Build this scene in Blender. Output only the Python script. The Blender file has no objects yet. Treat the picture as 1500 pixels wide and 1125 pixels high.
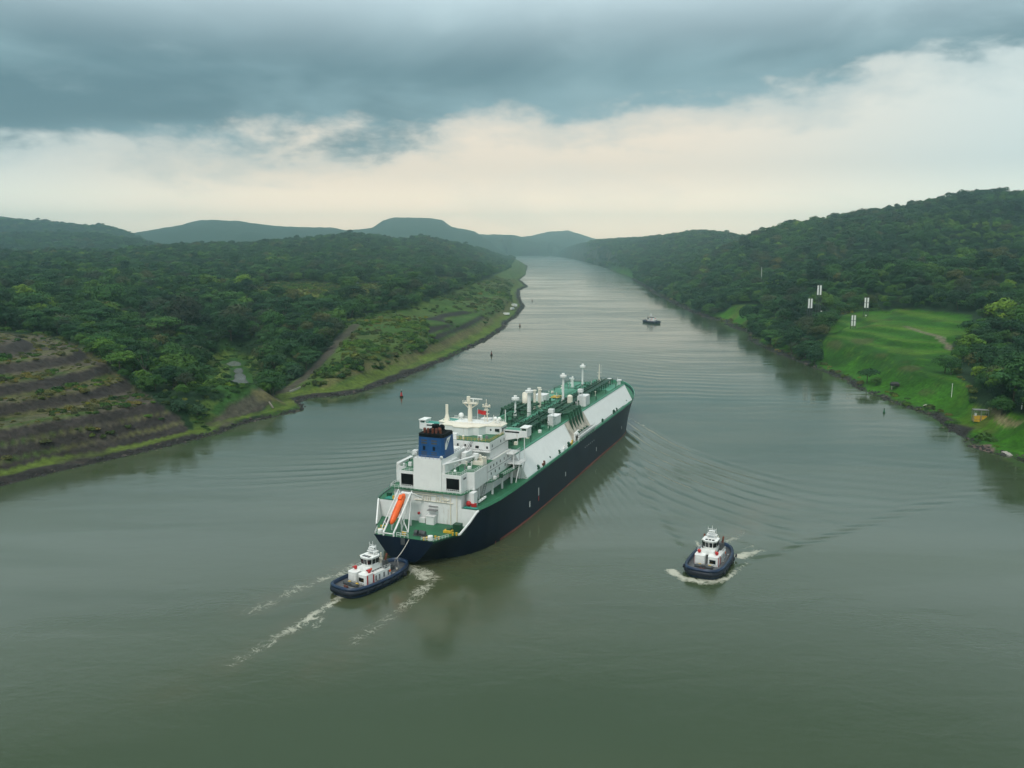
import bpy, math, random
import numpy as np
from mathutils import Vector
random.seed(7); rng = np.random.default_rng(11)
S = bpy.context.scene
COL = S.collection

# ------------------------------------------------------------------ camera
F_PX, HORIZON, CAM_H = 1250.0, 357.0, 106.0          # in pixels of the 1500 x 1125 photograph
PITCH = math.atan((562.5 - HORIZON) / F_PX)
cam_data = bpy.data.cameras.new("camera"); cam = bpy.data.objects.new("camera", cam_data); COL.objects.link(cam)
cam.location = (0, 0, CAM_H); cam.rotation_euler = (math.pi/2 - PITCH, 0, 0)
cam_data.sensor_width = 36.0; cam_data.lens = 36.0 * F_PX / 1500.0
cam_data.clip_start = 1.0; cam_data.clip_end = 60000.0
S.camera = cam
S.render.engine = 'CYCLES'
S.cycles.max_bounces = 6; S.cycles.diffuse_bounces = 2; S.cycles.glossy_bounces = 3
S.cycles.transparent_max_bounces = 8; S.cycles.volume_bounces = 3
S.cycles.use_denoising = True
S.view_settings.view_transform = 'Standard'; S.view_settings.look = 'None'
S.view_settings.exposure = 0.15; S.view_settings.gamma = 1.0

# ------------------------------------------------------------------ node helper
class NT:
    def __init__(s, tree):
        s.t = tree; s.n = tree.nodes; s.l = tree.links
    def node(s, typ, **kw):
        n = s.n.new(typ)
        for k, v in kw.items(): setattr(n, k, v)
        return n
    def put(s, sock, val):
        if isinstance(val, bpy.types.NodeSocket): s.l.new(val, sock)
        elif isinstance(val, bpy.types.Node): s.l.new(val.outputs[0], sock)
        elif val is not None: sock.default_value = val
    def math(s, op, a, b=None, c=None, clamp=False):
        n = s.node('ShaderNodeMath', operation=op, use_clamp=clamp)
        for i, v in enumerate((a, b, c)):
            if v is not None: s.put(n.inputs[i], v)
        return n.outputs[0]
    def vmul(s, a, v):
        n = s.node('ShaderNodeVectorMath', operation='MULTIPLY'); s.put(n.inputs[0], a); s.put(n.inputs[1], v); return n.outputs[0]
    def vadd(s, a, v):
        n = s.node('ShaderNodeVectorMath', operation='ADD'); s.put(n.inputs[0], a); s.put(n.inputs[1], v); return n.outputs[0]
    def noise(s, vec, scale=1.0, detail=4.0, rough=0.55, dist=0.0):
        n = s.node('ShaderNodeTexNoise'); s.put(n.inputs['Vector'], vec)
        n.inputs['Scale'].default_value = scale; n.inputs['Detail'].default_value = detail
        n.inputs['Roughness'].default_value = rough; n.inputs['Distortion'].default_value = dist
        return n.outputs['Fac']
    def ramp(s, fac, stops, interp='LINEAR'):
        n = s.node('ShaderNodeValToRGB'); s.put(n.inputs[0], fac); cr = n.color_ramp; cr.interpolation = interp
        while len(cr.elements) < len(stops): cr.elements.new(0.5)
        for e, (p, c) in zip(cr.elements, stops):
            e.position = p; e.color = (c, c, c, 1) if not isinstance(c, (tuple, list)) else (*c[:3], 1)
        return n.outputs[0]
    def mix(s, fac, a, b, mode='MIX'):
        n = s.node('ShaderNodeMix', data_type='RGBA', blend_type=mode); s.put(n.inputs[0], fac)
        for sock, v in ((n.inputs[6], a), (n.inputs[7], b)):
            s.put(sock, (*v[:3], 1) if isinstance(v, (tuple, list)) else v)
        return n.outputs[2]
    def sstep(s, x, a, b, to0=0.0, to1=1.0):
        n = s.node('ShaderNodeMapRange', interpolation_type='SMOOTHSTEP'); s.put(n.inputs[0], x)
        for i, v in enumerate((a, b, to0, to1)): s.put(n.inputs[i+1], v)
        return n.outputs[0]

# ------------------------------------------------------------------ sky
SUN_EL, SUN_AZ = math.radians(52), math.radians(205)     # azimuth clockwise from +Y: high, behind the camera and a little left
world = bpy.data.worlds.new("World"); S.world = world; world.use_nodes = True
w = NT(world.node_tree); w.n.clear()
gen = w.node('ShaderNodeTexCoord').outputs['Generated']
sep = w.node('ShaderNodeSeparateXYZ'); w.put(sep.inputs[0], gen)
el = w.math('MULTIPLY', w.math('ARCSINE', sep.outputs[2]), 57.2958)
az = w.math('MULTIPLY', w.math('ARCTAN2', sep.outputs[0], sep.outputs[1]), 57.2958)
azn = w.math('MULTIPLY_ADD', az, 1/120.0, 0.5, clamp=True)          # -60..60 degrees -> 0..1
def azp(a): return (a + 60) / 120
edge = w.math('MULTIPLY', w.ramp(azn, [(0.0, .28), (azp(-33), .245), (azp(-20), .285), (azp(-8), .30), (azp(0), .385), (azp(9), .425),
                                       (azp(18), .475), (azp(24), .52), (azp(32), .55), (1.0, .6)]), 20.0)
n_big = w.noise(w.vmul(gen, (5.0, 5.0, 13.0)), 1.0, 5.0, 0.55, 0.3)
n_fine = w.noise(w.vmul(gen, (14.0, 14.0, 38.0)), 1.0, 5.0, 0.55, 0.2)
n_soft = w.noise(w.vmul(w.vadd(gen, (3.1, 1.7, .4)), (2.6, 2.6, 9.0)), 1.0, 4.0, 0.5, 0.4)
n_lump = w.noise(w.vmul(gen, (30.0, 30.0, 60.0)), 1.0, 4.0, 0.6, 0.4)
rag = w.math('ADD', w.math('MULTIPLY', w.math('SUBTRACT', n_big, 0.5), 6.5), w.math('MULTIPLY', w.math('SUBTRACT', n_fine, 0.5), 3.2))
def blob(a0, e0, sa, se):                                  # a break or a shelf in the cloud, at its place in the sky
    da = w.math('DIVIDE', w.math('SUBTRACT', az, a0), sa); de = w.math('DIVIDE', w.math('SUBTRACT', el, e0), se)
    return w.math('EXPONENT', w.math('MULTIPLY', w.math('ADD', w.math('MULTIPLY', da, da), w.math('MULTIPLY', de, de)), -1.0))
over = w.math('ADD', w.math('SUBTRACT', el, edge), w.math('ADD', rag, w.math('MULTIPLY', w.math('SUBTRACT', n_lump, 0.5), 1.7)))
over = w.math('SUBTRACT', over, w.math('MULTIPLY', w.math('ADD', blob(-11.0, 7.6, 5.0, 1.1), blob(-1.5, 7.6, 2.6, 1.2)), 1.1))
over = w.math('ADD', over, w.math('MULTIPLY', w.math('ADD', blob(-7.0, 6.0, 5.5, 0.5), blob(-27.0, 6.3, 8.0, 0.9)), 0.25))
deck = w.sstep(over, -0.6, 1.2)
veil = w.sstep(w.math('ADD', over, w.math('MULTIPLY', w.math('SUBTRACT', n_soft, 0.5), 5.0)), -2.4, 0.6)
side = w.sstep(w.math('ABSOLUTE', w.math('SUBTRACT', az, -2.0)), 9.0, 36.0)
low = w.sstep(el, 5.2, 0.6)
gap = w.mix(side, (0.99, 0.83, 0.655), (0.71, 0.79, 0.76))
gap = w.mix(low, gap, w.mix(side, (2.05, 1.58, 1.12), (1.62, 1.55, 1.25)))
gap = w.mix(w.math('MULTIPLY', w.sstep(n_big, 0.45, 0.7), 0.15), gap, (0.62, 0.72, 0.72))
dark = w.mix(w.sstep(n_soft, 0.36, 0.66), (0.100, 0.190, 0.225), (0.255, 0.40, 0.44))
dark = w.mix(w.math('MULTIPLY', w.sstep(n_big, 0.5, 0.72), 0.55), dark, (0.30, 0.43, 0.46))
dark = w.mix(w.math('MULTIPLY', w.sstep(el, 10.0, 19.0), w.sstep(el, 31.0, 21.0)), dark, (0.80, 0.95, 1.0))
dark = w.mix(w.sstep(el, 32.0, 62.0), dark, (1.25, 1.32, 1.30))      # the overcast overhead
c = w.mix(w.math('MULTIPLY', veil, 0.45), gap, (0.33, 0.46, 0.50))
c = w.mix(deck, c, dark)
sky = w.node('ShaderNodeTexSky', sky_type='NISHITA', sun_disc=False, sun_elevation=SUN_EL, sun_rotation=SUN_AZ)
bg1 = w.node('ShaderNodeBackground'); w.put(bg1.inputs[0], sky.outputs[0]); bg1.inputs[1].default_value = 0.05
bg2 = w.node('ShaderNodeBackground'); w.put(bg2.inputs[0], c); bg2.inputs[1].default_value = 1.0
mx = w.node('ShaderNodeMixShader'); mx.inputs[0].default_value = 0.93
w.l.new(bg1.outputs[0], mx.inputs[1]); w.l.new(bg2.outputs[0], mx.inputs[2])
wo = w.node('ShaderNodeOutputWorld'); w.l.new(mx.outputs[0], wo.inputs[0])

sun_data = bpy.data.lights.new("sun", 'SUN'); sun_data.energy = 1.5; sun_data.angle = math.radians(14); sun_data.color = (1.0, 0.95, 0.88)
sun = bpy.data.objects.new("sun", sun_data); COL.objects.link(sun)
sd = Vector((math.sin(SUN_AZ)*math.cos(SUN_EL), math.cos(SUN_AZ)*math.cos(SUN_EL), math.sin(SUN_EL)))
sun.rotation_euler = sd.to_track_quat('Z', 'Y').to_euler(); sun.location = (0, 0, 900)

HAZE_DENSITY = 1.4e-4
HAZE_COLOR = (0.66, 0.92, 1.0)

# ------------------------------------------------------------------ pixel <-> place
CP, SP = math.cos(PITCH), math.sin(PITCH)
def ray(px, py):
    a = (px - 750) / F_PX; b = (562.5 - py) / F_PX
    return np.array([a, CP + b*SP, -SP + b*CP])
def ground(px, py, z=0.0):
    r = ray(px, py); t = (z - CAM_H) / r[2]; return np.array([0, 0, CAM_H]) + t*r
def at_dist(px, py, D):
    r = ray(px, py); return np.array([0, 0, CAM_H]) + r*(D/r[1])
def pixel(X, Y, Z):
    d = Y*CP - (Z-CAM_H)*SP; u = Y*SP + (Z-CAM_H)*CP
    d = np.where(np.abs(d) < 1e-3, 1e-3, d)
    return 750 + F_PX*X/d, 562.5 - F_PX*u/d

# ------------------------------------------------------------------ object helpers
def tag(o, label=None, cat=None, group=None, kind=None):
    if label: o['label'] = label
    if cat: o['category'] = cat
    if group: o['group'] = group
    if kind: o['kind'] = kind
    return o
def empty(name, loc=(0, 0, 0), rz=0.0):
    o = bpy.data.objects.new(name, None); COL.objects.link(o); o.location = loc; o.rotation_euler = (0, 0, rz)
    o.empty_display_size = 1.0
    return o
def copy_tree(o, parent=None):
    c_ = o.copy(); COL.objects.link(c_)
    if parent is not None: c_.parent = parent
    for ch in list(o.children): copy_tree(ch, c_)
    return c_
class MB:
    def __init__(s): s.v = []; s.f = []
    def add(s, vs, fs):
        k = len(s.v); s.v += [tuple(map(float, p)) for p in vs]; s.f += [tuple(i+k for i in q) for q in fs]; return s
    def box(s, x0, x1, y0, y1, z0, z1):
        return s.add([(x0,y0,z0),(x1,y0,z0),(x1,y1,z0),(x0,y1,z0),(x0,y0,z1),(x1,y0,z1),(x1,y1,z1),(x0,y1,z1)],
                     [(0,3,2,1),(4,5,6,7),(0,1,5,4),(1,2,6,5),(2,3,7,6),(3,0,4,7)])
    def prism(s, pts, z0, z1, top=None):
        n = len(pts); top = top or pts
        def zz(z, p): return z(p) if callable(z) else z
        vs = [(p[0], p[1], zz(z0, p)) for p in pts] + [(p[0], p[1], zz(z1, p)) for p in top]
        return s.add(vs, [tuple(range(n-1, -1, -1)), tuple(range(n, 2*n))] + [(i, (i+1) % n, n+(i+1) % n, n+i) for i in range(n)])
    def tube(s, p0, p1, r0, r1=None, n=8, cap=True):
        r1 = r0 if r1 is None else r1
        p0, p1 = Vector(p0), Vector(p1); d = (p1-p0).normalized()
        a = d.orthogonal().normalized(); b = d.cross(a)
        vs = [p0 + (a*math.cos(t)+b*math.sin(t))*r0 for t in [2*math.pi*i/n for i in range(n)]]
        vs += [p1 + (a*math.cos(t)+b*math.sin(t))*r1 for t in [2*math.pi*i/n for i in range(n)]]
        fs = [(i, (i+1) % n, n+(i+1) % n, n+i) for i in range(n)]
        if cap: fs += [tuple(range(n-1, -1, -1)), tuple(range(n, 2*n))]
        return s.add(vs, fs)
    def path(s, pts, r, n=6):
        for a, b in zip(pts[:-1], pts[1:]): s.tube(a, b, r, n=n)
        return s
    def ball(s, c_, r, nu=10, nv=6, sz=1.0):
        vs = []; fs = []
        for j in range(nv+1):
            ph = -math.pi/2 + math.pi*j/nv
            for i in range(nu):
                t = 2*math.pi*i/nu
                vs.append((c_[0]+r*math.cos(ph)*math.cos(t), c_[1]+r*math.cos(ph)*math.sin(t), c_[2]+r*sz*math.sin(ph)))
        for j in range(nv):
            for i in range(nu): fs.append((j*nu+i, j*nu+(i+1) % nu, (j+1)*nu+(i+1) % nu, (j+1)*nu+i))
        return s.add(vs, fs)
    def rail(s, pts, h=1.1, r=0.05, step=2.0):
        for a, b in zip(pts[:-1], pts[1:]):
            a, b = Vector(a), Vector(b); L = (b-a).length; n = max(1, int(L/step))
            for k in range(n+1):
                q = a.lerp(b, k/n); s.tube(q, q+Vector((0, 0, h)), r, n=4)
            for hh in (h, h*0.5):
                s.tube(a+Vector((0, 0, hh)), b+Vector((0, 0, hh)), r, n=4)
        return s
    def build(s, name, mat, parent=None, smooth=False):
        me = bpy.data.meshes.new(name); me.from_pydata(s.v, [], s.f); me.update()
        me.materials.append(mat)
        if smooth: me.shade_smooth()
        o = bpy.data.objects.new(name, me); COL.objects.link(o)
        if parent is not None: o.parent = parent
        return o

def paint(name, col, rough=0.5, var=0.12, scale=0.5, stain=None, stain_amt=0.0, metal=0.0, spec=0.4):
    m = bpy.data.materials.new(name); m.use_nodes = True; n = NT(m.node_tree)
    b = m.node_tree.nodes['Principled BSDF']
    co = n.node('ShaderNodeTexCoord').outputs['Object']
    f = n.noise(co, scale, 5.0, 0.6)
    lo = tuple(x*(1-var) for x in col); hi = tuple(min(1, x*(1+var)) for x in col)
    cc = n.mix(n.sstep(f, 0.3, 0.7), lo, hi)
    if stain:
        st = n.noise(n.vmul(co, (1.3, 1.3, 0.16)), 1.0, 4.0, 0.65)
        cc = n.mix(n.math('MULTIPLY', n.sstep(st, 0.56, 0.78), stain_amt), cc, stain)
    n.put(b.inputs['Base Color'], cc); b.inputs['Roughness'].default_value = rough; b.inputs['Metallic'].default_value = metal
    b.inputs['Specular IOR Level'].default_value = spec
    return m
M = dict(
    white=paint('white_paint', (0.76, 0.76, 0.74), 0.45, 0.04, 0.35, (0.42, 0.30, 0.19), 0.5),
    white_clean=paint('clean_white_paint', (0.80, 0.80, 0.77), 0.4, 0.03, 0.3, (0.6, 0.55, 0.45), 0.15),
    cream=paint('cream_paint', (0.78, 0.72, 0.60), 0.5, 0.05, 0.5),
    navy=paint('navy_hull_paint', (0.003, 0.0085, 0.022), 0.4, 0.3, 0.06, (0.012, 0.019, 0.032), 0.5, spec=0.16),
    boot=paint('red_brown_antifouling', (0.24, 0.075, 0.06), 0.6, 0.3, 0.1, (0.03, 0.03, 0.03), 0.5),
    green=paint('green_deck_paint', (0.018, 0.125, 0.055), 0.55, 0.22, 0.15, (0.05, 0.07, 0.035), 0.3),
    green_light=paint('light_green_deck_paint', (0.07, 0.27, 0.17), 0.5, 0.12, 0.1),
    green_dark=paint('dark_green_pipe_paint', (0.008, 0.06, 0.028), 0.45, 0.3, 0.3),
    blue=paint('blue_funnel_paint', (0.007, 0.066, 0.205), 0.4, 0.15, 0.3, (0.012, 0.03, 0.07), 0.5),
    black=paint('black_louvre', (0.003, 0.003, 0.004), 0.7, 0.2, 1.0, spec=0.08),
    rust=paint('rust_brown_pipe', (0.13, 0.035, 0.018), 0.7, 0.4, 0.8),
    orange=paint('orange_lifeboat_paint', (0.80, 0.115, 0.012), 0.35, 0.1, 0.5, (0.45, 0.2, 0.1), 0.35),
    yellow=paint('yellow_paint', (0.62, 0.38, 0.03), 0.5, 0.15, 0.6),
    red=paint('red_paint', (0.45, 0.018, 0.018), 0.45, 0.15, 0.6),
    grey=paint('grey_steel', (0.20, 0.20, 0.20), 0.6, 0.2, 0.6, (0.2, 0.12, 0.07), 0.3),
    dark_grey=paint('dark_grey_steel', (0.06, 0.065, 0.068), 0.6, 0.2, 0.5),
    tug_blue=paint('tug_blue_paint', (0.010, 0.026, 0.064), 0.35, 0.25, 0.3, (0.03, 0.04, 0.05), 0.4),
    rubber=paint('black_rubber_fender', (0.006, 0.010, 0.020), 0.55, 0.3, 0.8),
    tug_deck=paint('grey_tug_deck', (0.11, 0.115, 0.12), 0.65, 0.25, 0.4, (0.16, 0.10, 0.07), 0.4),
    glass=paint('dark_window_glass', (0.006, 0.008, 0.010), 0.12, 0.1, 1.0, spec=0.6),
    teal=paint('teal_deck_paint', (0.03, 0.26, 0.20), 0.5, 0.15, 0.3),
    rope=paint('pale_rope', (0.5, 0.48, 0.42), 0.8, 0.1, 1.0),
    concrete=paint('weathered_concrete', (0.33, 0.31, 0.27), 0.8, 0.2, 0.4),
    bark=paint('grey_brown_bark', (0.085, 0.068, 0.05), 0.9, 0.35, 0.6),
    pale_bark=paint('pale_bark', (0.20, 0.18, 0.15), 0.9, 0.2, 0.6),
    thatch=paint('dark_roof_sheet', (0.035, 0.032, 0.03), 0.8, 0.3, 1.0),
)

# ------------------------------------------------------------------ land
LEFT_PX = [(-520,820),(-200,752),(0,713),(60,697),(120,683),(200,665),(270,648),(320,635),(360,620),(400,611),(425,605),(446,600.5),(444,595),(440,588),(453,583),
           (475,581),(496,580),(522.7,576),(540,571),(560,564),(586.7,554.7),(621,541),(653,526.7),(677,514.7),(714.7,497),(738.7,480),(741,473),
           (754.7,465),(766.7,449),(760,436),(760,425),(772,420),(761,410),(770.7,402.7),(773,389),(757,381),(742,374.3)]
RIGHT_PX = [(1900,900),(1650,740),(1560,695),(1497,675),(1475,667.5),(1448,663),(1423,655),(1423,647.6),(1389.6,629),(1365,609),(1334,598.5),(1310,589),
            (1285,580),(1248.5,565),(1242,557),(1211.7,546),(1178,532.6),(1153.5,523),(1119.7,509.6),(1098,497),(1101,488),(1070.7,479),(1064.5,471),
            (1040,466.7),(1015,458),(1000,450),(975,438),(960,430),(948,422),(940,417),(930,412),(925,408),(905,400),(890,393.5),(865,386),(845,381),(830,378),(800,374)]
def gl(pts): return np.array([ground(*p)[:2] for p in pts])
LEFT = gl(LEFT_PX); RIGHT = gl(RIGHT_PX)
FARY = 7600.0
left_poly = np.vstack([[(-16000, 120)], [(-400, 120)], LEFT, [(-60, FARY+120), (-60, 16000), (-16000, 16000)]])
right_poly = np.vstack([[(16000, 60)], RIGHT, [(330, FARY+200), (330, 16000), (16000, 16000)]])
far_poly = np.array([(-600, FARY), (1000, FARY+100), (1000, 16000), (-600, 16000)])
POND_PX = [(324,568.5),(331,564),(335,562.5),(338,558),(344,555.5),(343,551),(346,547),(342,544),(345,540),(353,539),(356,543),(355,547),(360,551),(360,556),(364,561),(363,567),(357,569),(350,571),(337,569.8)]
POND2_PX = [(330,533),(342,528),(352,531),(352,536),(340,537)]
pond_poly = np.array([ground(*p, 0.0)[:2] for p in POND_PX]); pond2_poly = np.array([ground(*p, 0.0)[:2] for p in POND2_PX])
def inside(X, Y, poly):
    r = np.zeros(X.shape, bool); n = len(poly)
    for i in range(n):
        x0, y0 = poly[i]; x1, y1 = poly[(i+1) % n]
        if y0 == y1: continue
        cnd = (y0 > Y) != (y1 > Y)
        r ^= cnd & (X < (x1-x0)*(Y-y0)/(y1-y0)+x0)
    return r
def seg_dist(X, Y, line):
    d = np.full(X.shape, 1e18)
    for (x0, y0), (x1, y1) in zip(line[:-1], line[1:]):
        dx, dy = x1-x0, y1-y0; t = np.clip(((X-x0)*dx+(Y-y0)*dy)/(dx*dx+dy*dy+1e-9), 0, 1)
        d = np.minimum(d, (X-x0-t*dx)**2+(Y-y0-t*dy)**2)
    return np.sqrt(d)
def vnoise(X, Y, scale, seed=0):
    x = X/scale; y = Y/scale; xi = np.floor(x).astype(np.int64); yi = np.floor(y).astype(np.int64); fx = x-xi; fy = y-yi
    fx = fx*fx*(3-2*fx); fy = fy*fy*(3-2*fy)
    def h(a, b):
        q = (a*374761393 + b*668265263 + seed*974634777) & 0xffffffff
        q = ((q ^ (q >> 13))*1274126177) & 0xffffffff
        return ((q ^ (q >> 16)) & 0xffff)/65535.0
    return (h(xi,yi)*(1-fx)+h(xi+1,yi)*fx)*(1-fy)+(h(xi,yi+1)*(1-fx)+h(xi+1,yi+1)*fx)*fy
def fbm(X, Y, scale, oct_=4, seed=0):
    r = 0; a = 0.5
    for k in range(oct_): r = r + a*(vnoise(X, Y, scale/2**k, seed+k)-0.5)*2; a *= 0.5
    return r
def sst(x, a, b):
    t = np.clip((x-a)/(b-a), 0, 1); return t*t*(3-2*t)
def shore_signed(X, Y):
    dl = seg_dist(X, Y, LEFT); dr = seg_dist(X, Y, RIGHT); df = seg_dist(X, Y, np.array([(-600, FARY), (1000, FARY+100)]))
    il = inside(X, Y, left_poly); ir = inside(X, Y, right_poly); if_ = inside(X, Y, far_poly)
    land = il | ir | if_
    d = np.minimum(np.minimum(dl, dr), df)
    s = np.where(land, d, -d)
    for pp in (pond_poly, pond2_poly):
        ip = inside(X, Y, pp); dp = seg_dist(X, Y, np.vstack([pp, pp[:1]]))
        s = np.where(ip, -np.minimum(dp, 40), np.where(land, np.minimum(s, dp), s))
    return s
TREE = 13.0
# (px, py, ground z) then (px, py, distance) of the canopy top
GZ = [(0,690,4),(0,640,14),(0,590,25),(0,540,35),(0,490,45),(100,672,4),(100,620,14),(100,570,26),(100,520,37),(200,652,4),(200,610,12),(200,570,20),(200,530,27),
      (265,640,3),(270,600,9),(260,560,15),(250,520,21),(-120,700,5),(-150,600,30),(-150,500,50),(330,605,2.2),(310,585,3),(350,575,.9),(330,550,1.2),(365,555,1),(325,520,2),(320,500,3),(400,580,2.5),(350,595,1.6),(300,550,6),
      (470,558,3.5),(500,535,8),(520,500,16),(540,520,11),(570,500,18),(600,515,9),(600,480,24),(640,500,10),(640,470,24),(660,480,18),(690,480,9),(690,455,20),(720,455,14),(730,430,22),(745,415,20),(560,545,4),
      (430,555,4),(460,535,7),(500,500,14),
      (1248,478,28),(1300,465,32.5),(1340,470,32.5),(1390,492,30),(1300,500,24),(1300,520,18.5),(1300,545,11.5),(1270,560,6),(1350,530,19),(1350,570,7),(1380,550,13),(1310,571,4.5),
      (1435,617,5),(1490,640,4),(1460,600,7),(1230,510,16),(1215,535,5),(1500,610,7),(1394,584,7),(1080,460,5),(1100,455,7),(1600,640,6),(1600,580,14),(1330,590,3),(1450,650,3),(905,395,6),(925,398,8)]
CD = [(0,435,760),(0,405,1050),(0,380,1500),(150,430,900),(150,402,1250),(150,380,1700),(300,432,1000),(300,402,1350),(300,378,1900),(450,422,1050),(450,397,1450),(450,372,2000),
      (600,412,1150),(600,392,1600),(600,372,2200),(700,402,1500),(700,387,2100),(240,480,800),(420,470,850),(420,505,740),(380,525,700),(-200,420,800),(-200,380,1500),(330,470,830),
      (1500,374,1000),(1400,378,1050),(1300,384,1100),(1200,392,1150),(1100,405,1250),(1100,440,1020),(1050,440,1150),(1000,425,1500),(1000,400,1800),(960,400,2100),(1050,400,1500),(1170,458,800),(1200,498,765),(1140,490,790),
      (1200,440,950),(1300,440,950),(1400,440,880),(1500,440,800),(1450,520,640),(1500,540,600),(1480,480,700),(1420,540,610),
      (1450,390,1330),(1300,394,1380),(1200,398,1450),(1600,385,1300),(1370,293,1750),(1430,280,1700),(1500,281,1700),(1600,285,1700),(1290,309,1850),(1220,317,1900),(1150,329,1950),(1105,341,2000),
      (1800,330,1300),(1700,420,800)]
ctrl = []
for px, py, z in GZ: p = ground(px, py, z); ctrl.append((p[0], p[1], z))
for px, py, D in CD: p = at_dist(px, py, D); ctrl.append((p[0], p[1], p[2]-TREE))
for X_, Y_, z_ in [(-1800,2600,70),(-1000,2700,75),(-400,2800,60),(-1500,600,70),(-2500,1500,80),(1500,2600,60),(900,2700,60),(2200,1500,150),(1500,700,60),(400,2600,40)]: ctrl.append((X_, Y_, z_))
def offset_line(line, d):                                  # points just inland of the shore
    out = []
    for (x0, y0), (x1, y1) in zip(line[:-1], line[1:]):
        m = np.array([(x0+x1)/2, (y0+y1)/2]); t = np.array([x1-x0, y1-y0]); L = np.hypot(*t)
        if L < 8: continue
        out.append(m + np.array([-t[1], t[0]])/L*d)
    return out
for p in offset_line(LEFT[2:-2], 14) : ctrl.append((p[0], p[1], 3.2))
for p in offset_line(RIGHT[2:-2], -12): ctrl.append((p[0], p[1], 3.0))
ctrl = np.array(ctrl); ctrl = ctrl[ctrl[:,1] < 3600]
_d = np.hypot(ctrl[:,None,0]-ctrl[None,:,0], ctrl[:,None,1]-ctrl[None,:,1])
_n = len(ctrl); _A = np.zeros((_n+3, _n+3)); _A[:_n,:_n] = -_d + np.eye(_n)*3.0
_A[:_n,_n] = 1; _A[:_n,_n+1] = ctrl[:,0]/1000; _A[:_n,_n+2] = ctrl[:,1]/1000; _A[_n:,:_n] = _A[:_n,_n:].T
_w = np.linalg.solve(_A, np.concatenate([ctrl[:,2], np.zeros(3)]))
def rbf(X, Y):
    out = np.empty(X.shape)
    for k in range(0, X.size, 20000):
        x = X.ravel()[k:k+20000]; y = Y.ravel()[k:k+20000]
        D = np.hypot(x[:,None]-ctrl[None,:,0], y[:,None]-ctrl[None,:,1])
        out.ravel()[k:k+20000] = -D@_w[:_n]+_w[_n]+_w[_n+1]*x/1000+_w[_n+2]*y/1000
    return out
# far ridges: skyline in the photograph, distance of the crest, height of the trees on it
RIDGES = [
    ([(150,380,2300),(200,367,2300),(247,360,2400),(300,356,2500),(353,357,2600),(400,352,2600),(467,348,2700),(519,343,2800),(560,346,2900),(592,350,3000),(621,346,3100),(651,352,3300),(680,357,3600),(709,364,4200),(736,373,5200),(745,380,5200)], 15, .30),
    ([(800,378,6800),(830,357,6300),(855,352,5600),(880,350,5200),(950,347,4300),(1000,340,3600),(1025,337,3400),(1050,338,3200),(1095,347,3000),(1150,352,3000),(1250,350,3000)], 14, .26),
    ([(-300,330,3500),(-60,342,3500),(0,343,3500),(93,342,3500),(143,345,3500),(200,352,3500),(240,362,3500),(270,372,3500)], 6, .16),
    ([(-400,300,4700),(-60,312,4700),(0,317,4700),(67,323,4700),(117,332,4700),(150,332,4700),(183,340,4700),(207,350,4700),(250,368,4700)], 6, .13),
    ([(150,350,6300),(197,342,6300),(253,333,6300),(293,324,6300),(347,325,6300),(400,332,6300),(493,335,6300),(540,345,6300),(600,358,6300)], 0, .12),
    ([(280,365,5600),(310,355,5600),(367,340,5600),(417,347,5600),(460,345,5600),(520,352,5600),(580,365,5600)], 0, .10),
    ([(430,350,7000),(460,338,7000),(510,338,7000),(545,335,7000),(563,324,7000),(577,320.5,7000),(618,320,7000),(648,323,7000),(662,333,7000),(695,339,7000),(715,352,7000),(735,368,7000),(742,374,7000)], 0, .06),
    ([(560,358,7950),(650,345,7950),(700,343,7950),(753,345,7950),(777,350,7950),(806,355,7950),(827,359,7950),(850,362,7950)], 0, .06),
    ([(700,360,8900),(777,346,8900),(806,340,8900),(832,338,8900),(853,344,8900),(870,349,8900),(920,358,8900)], 0, .06),
]
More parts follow.
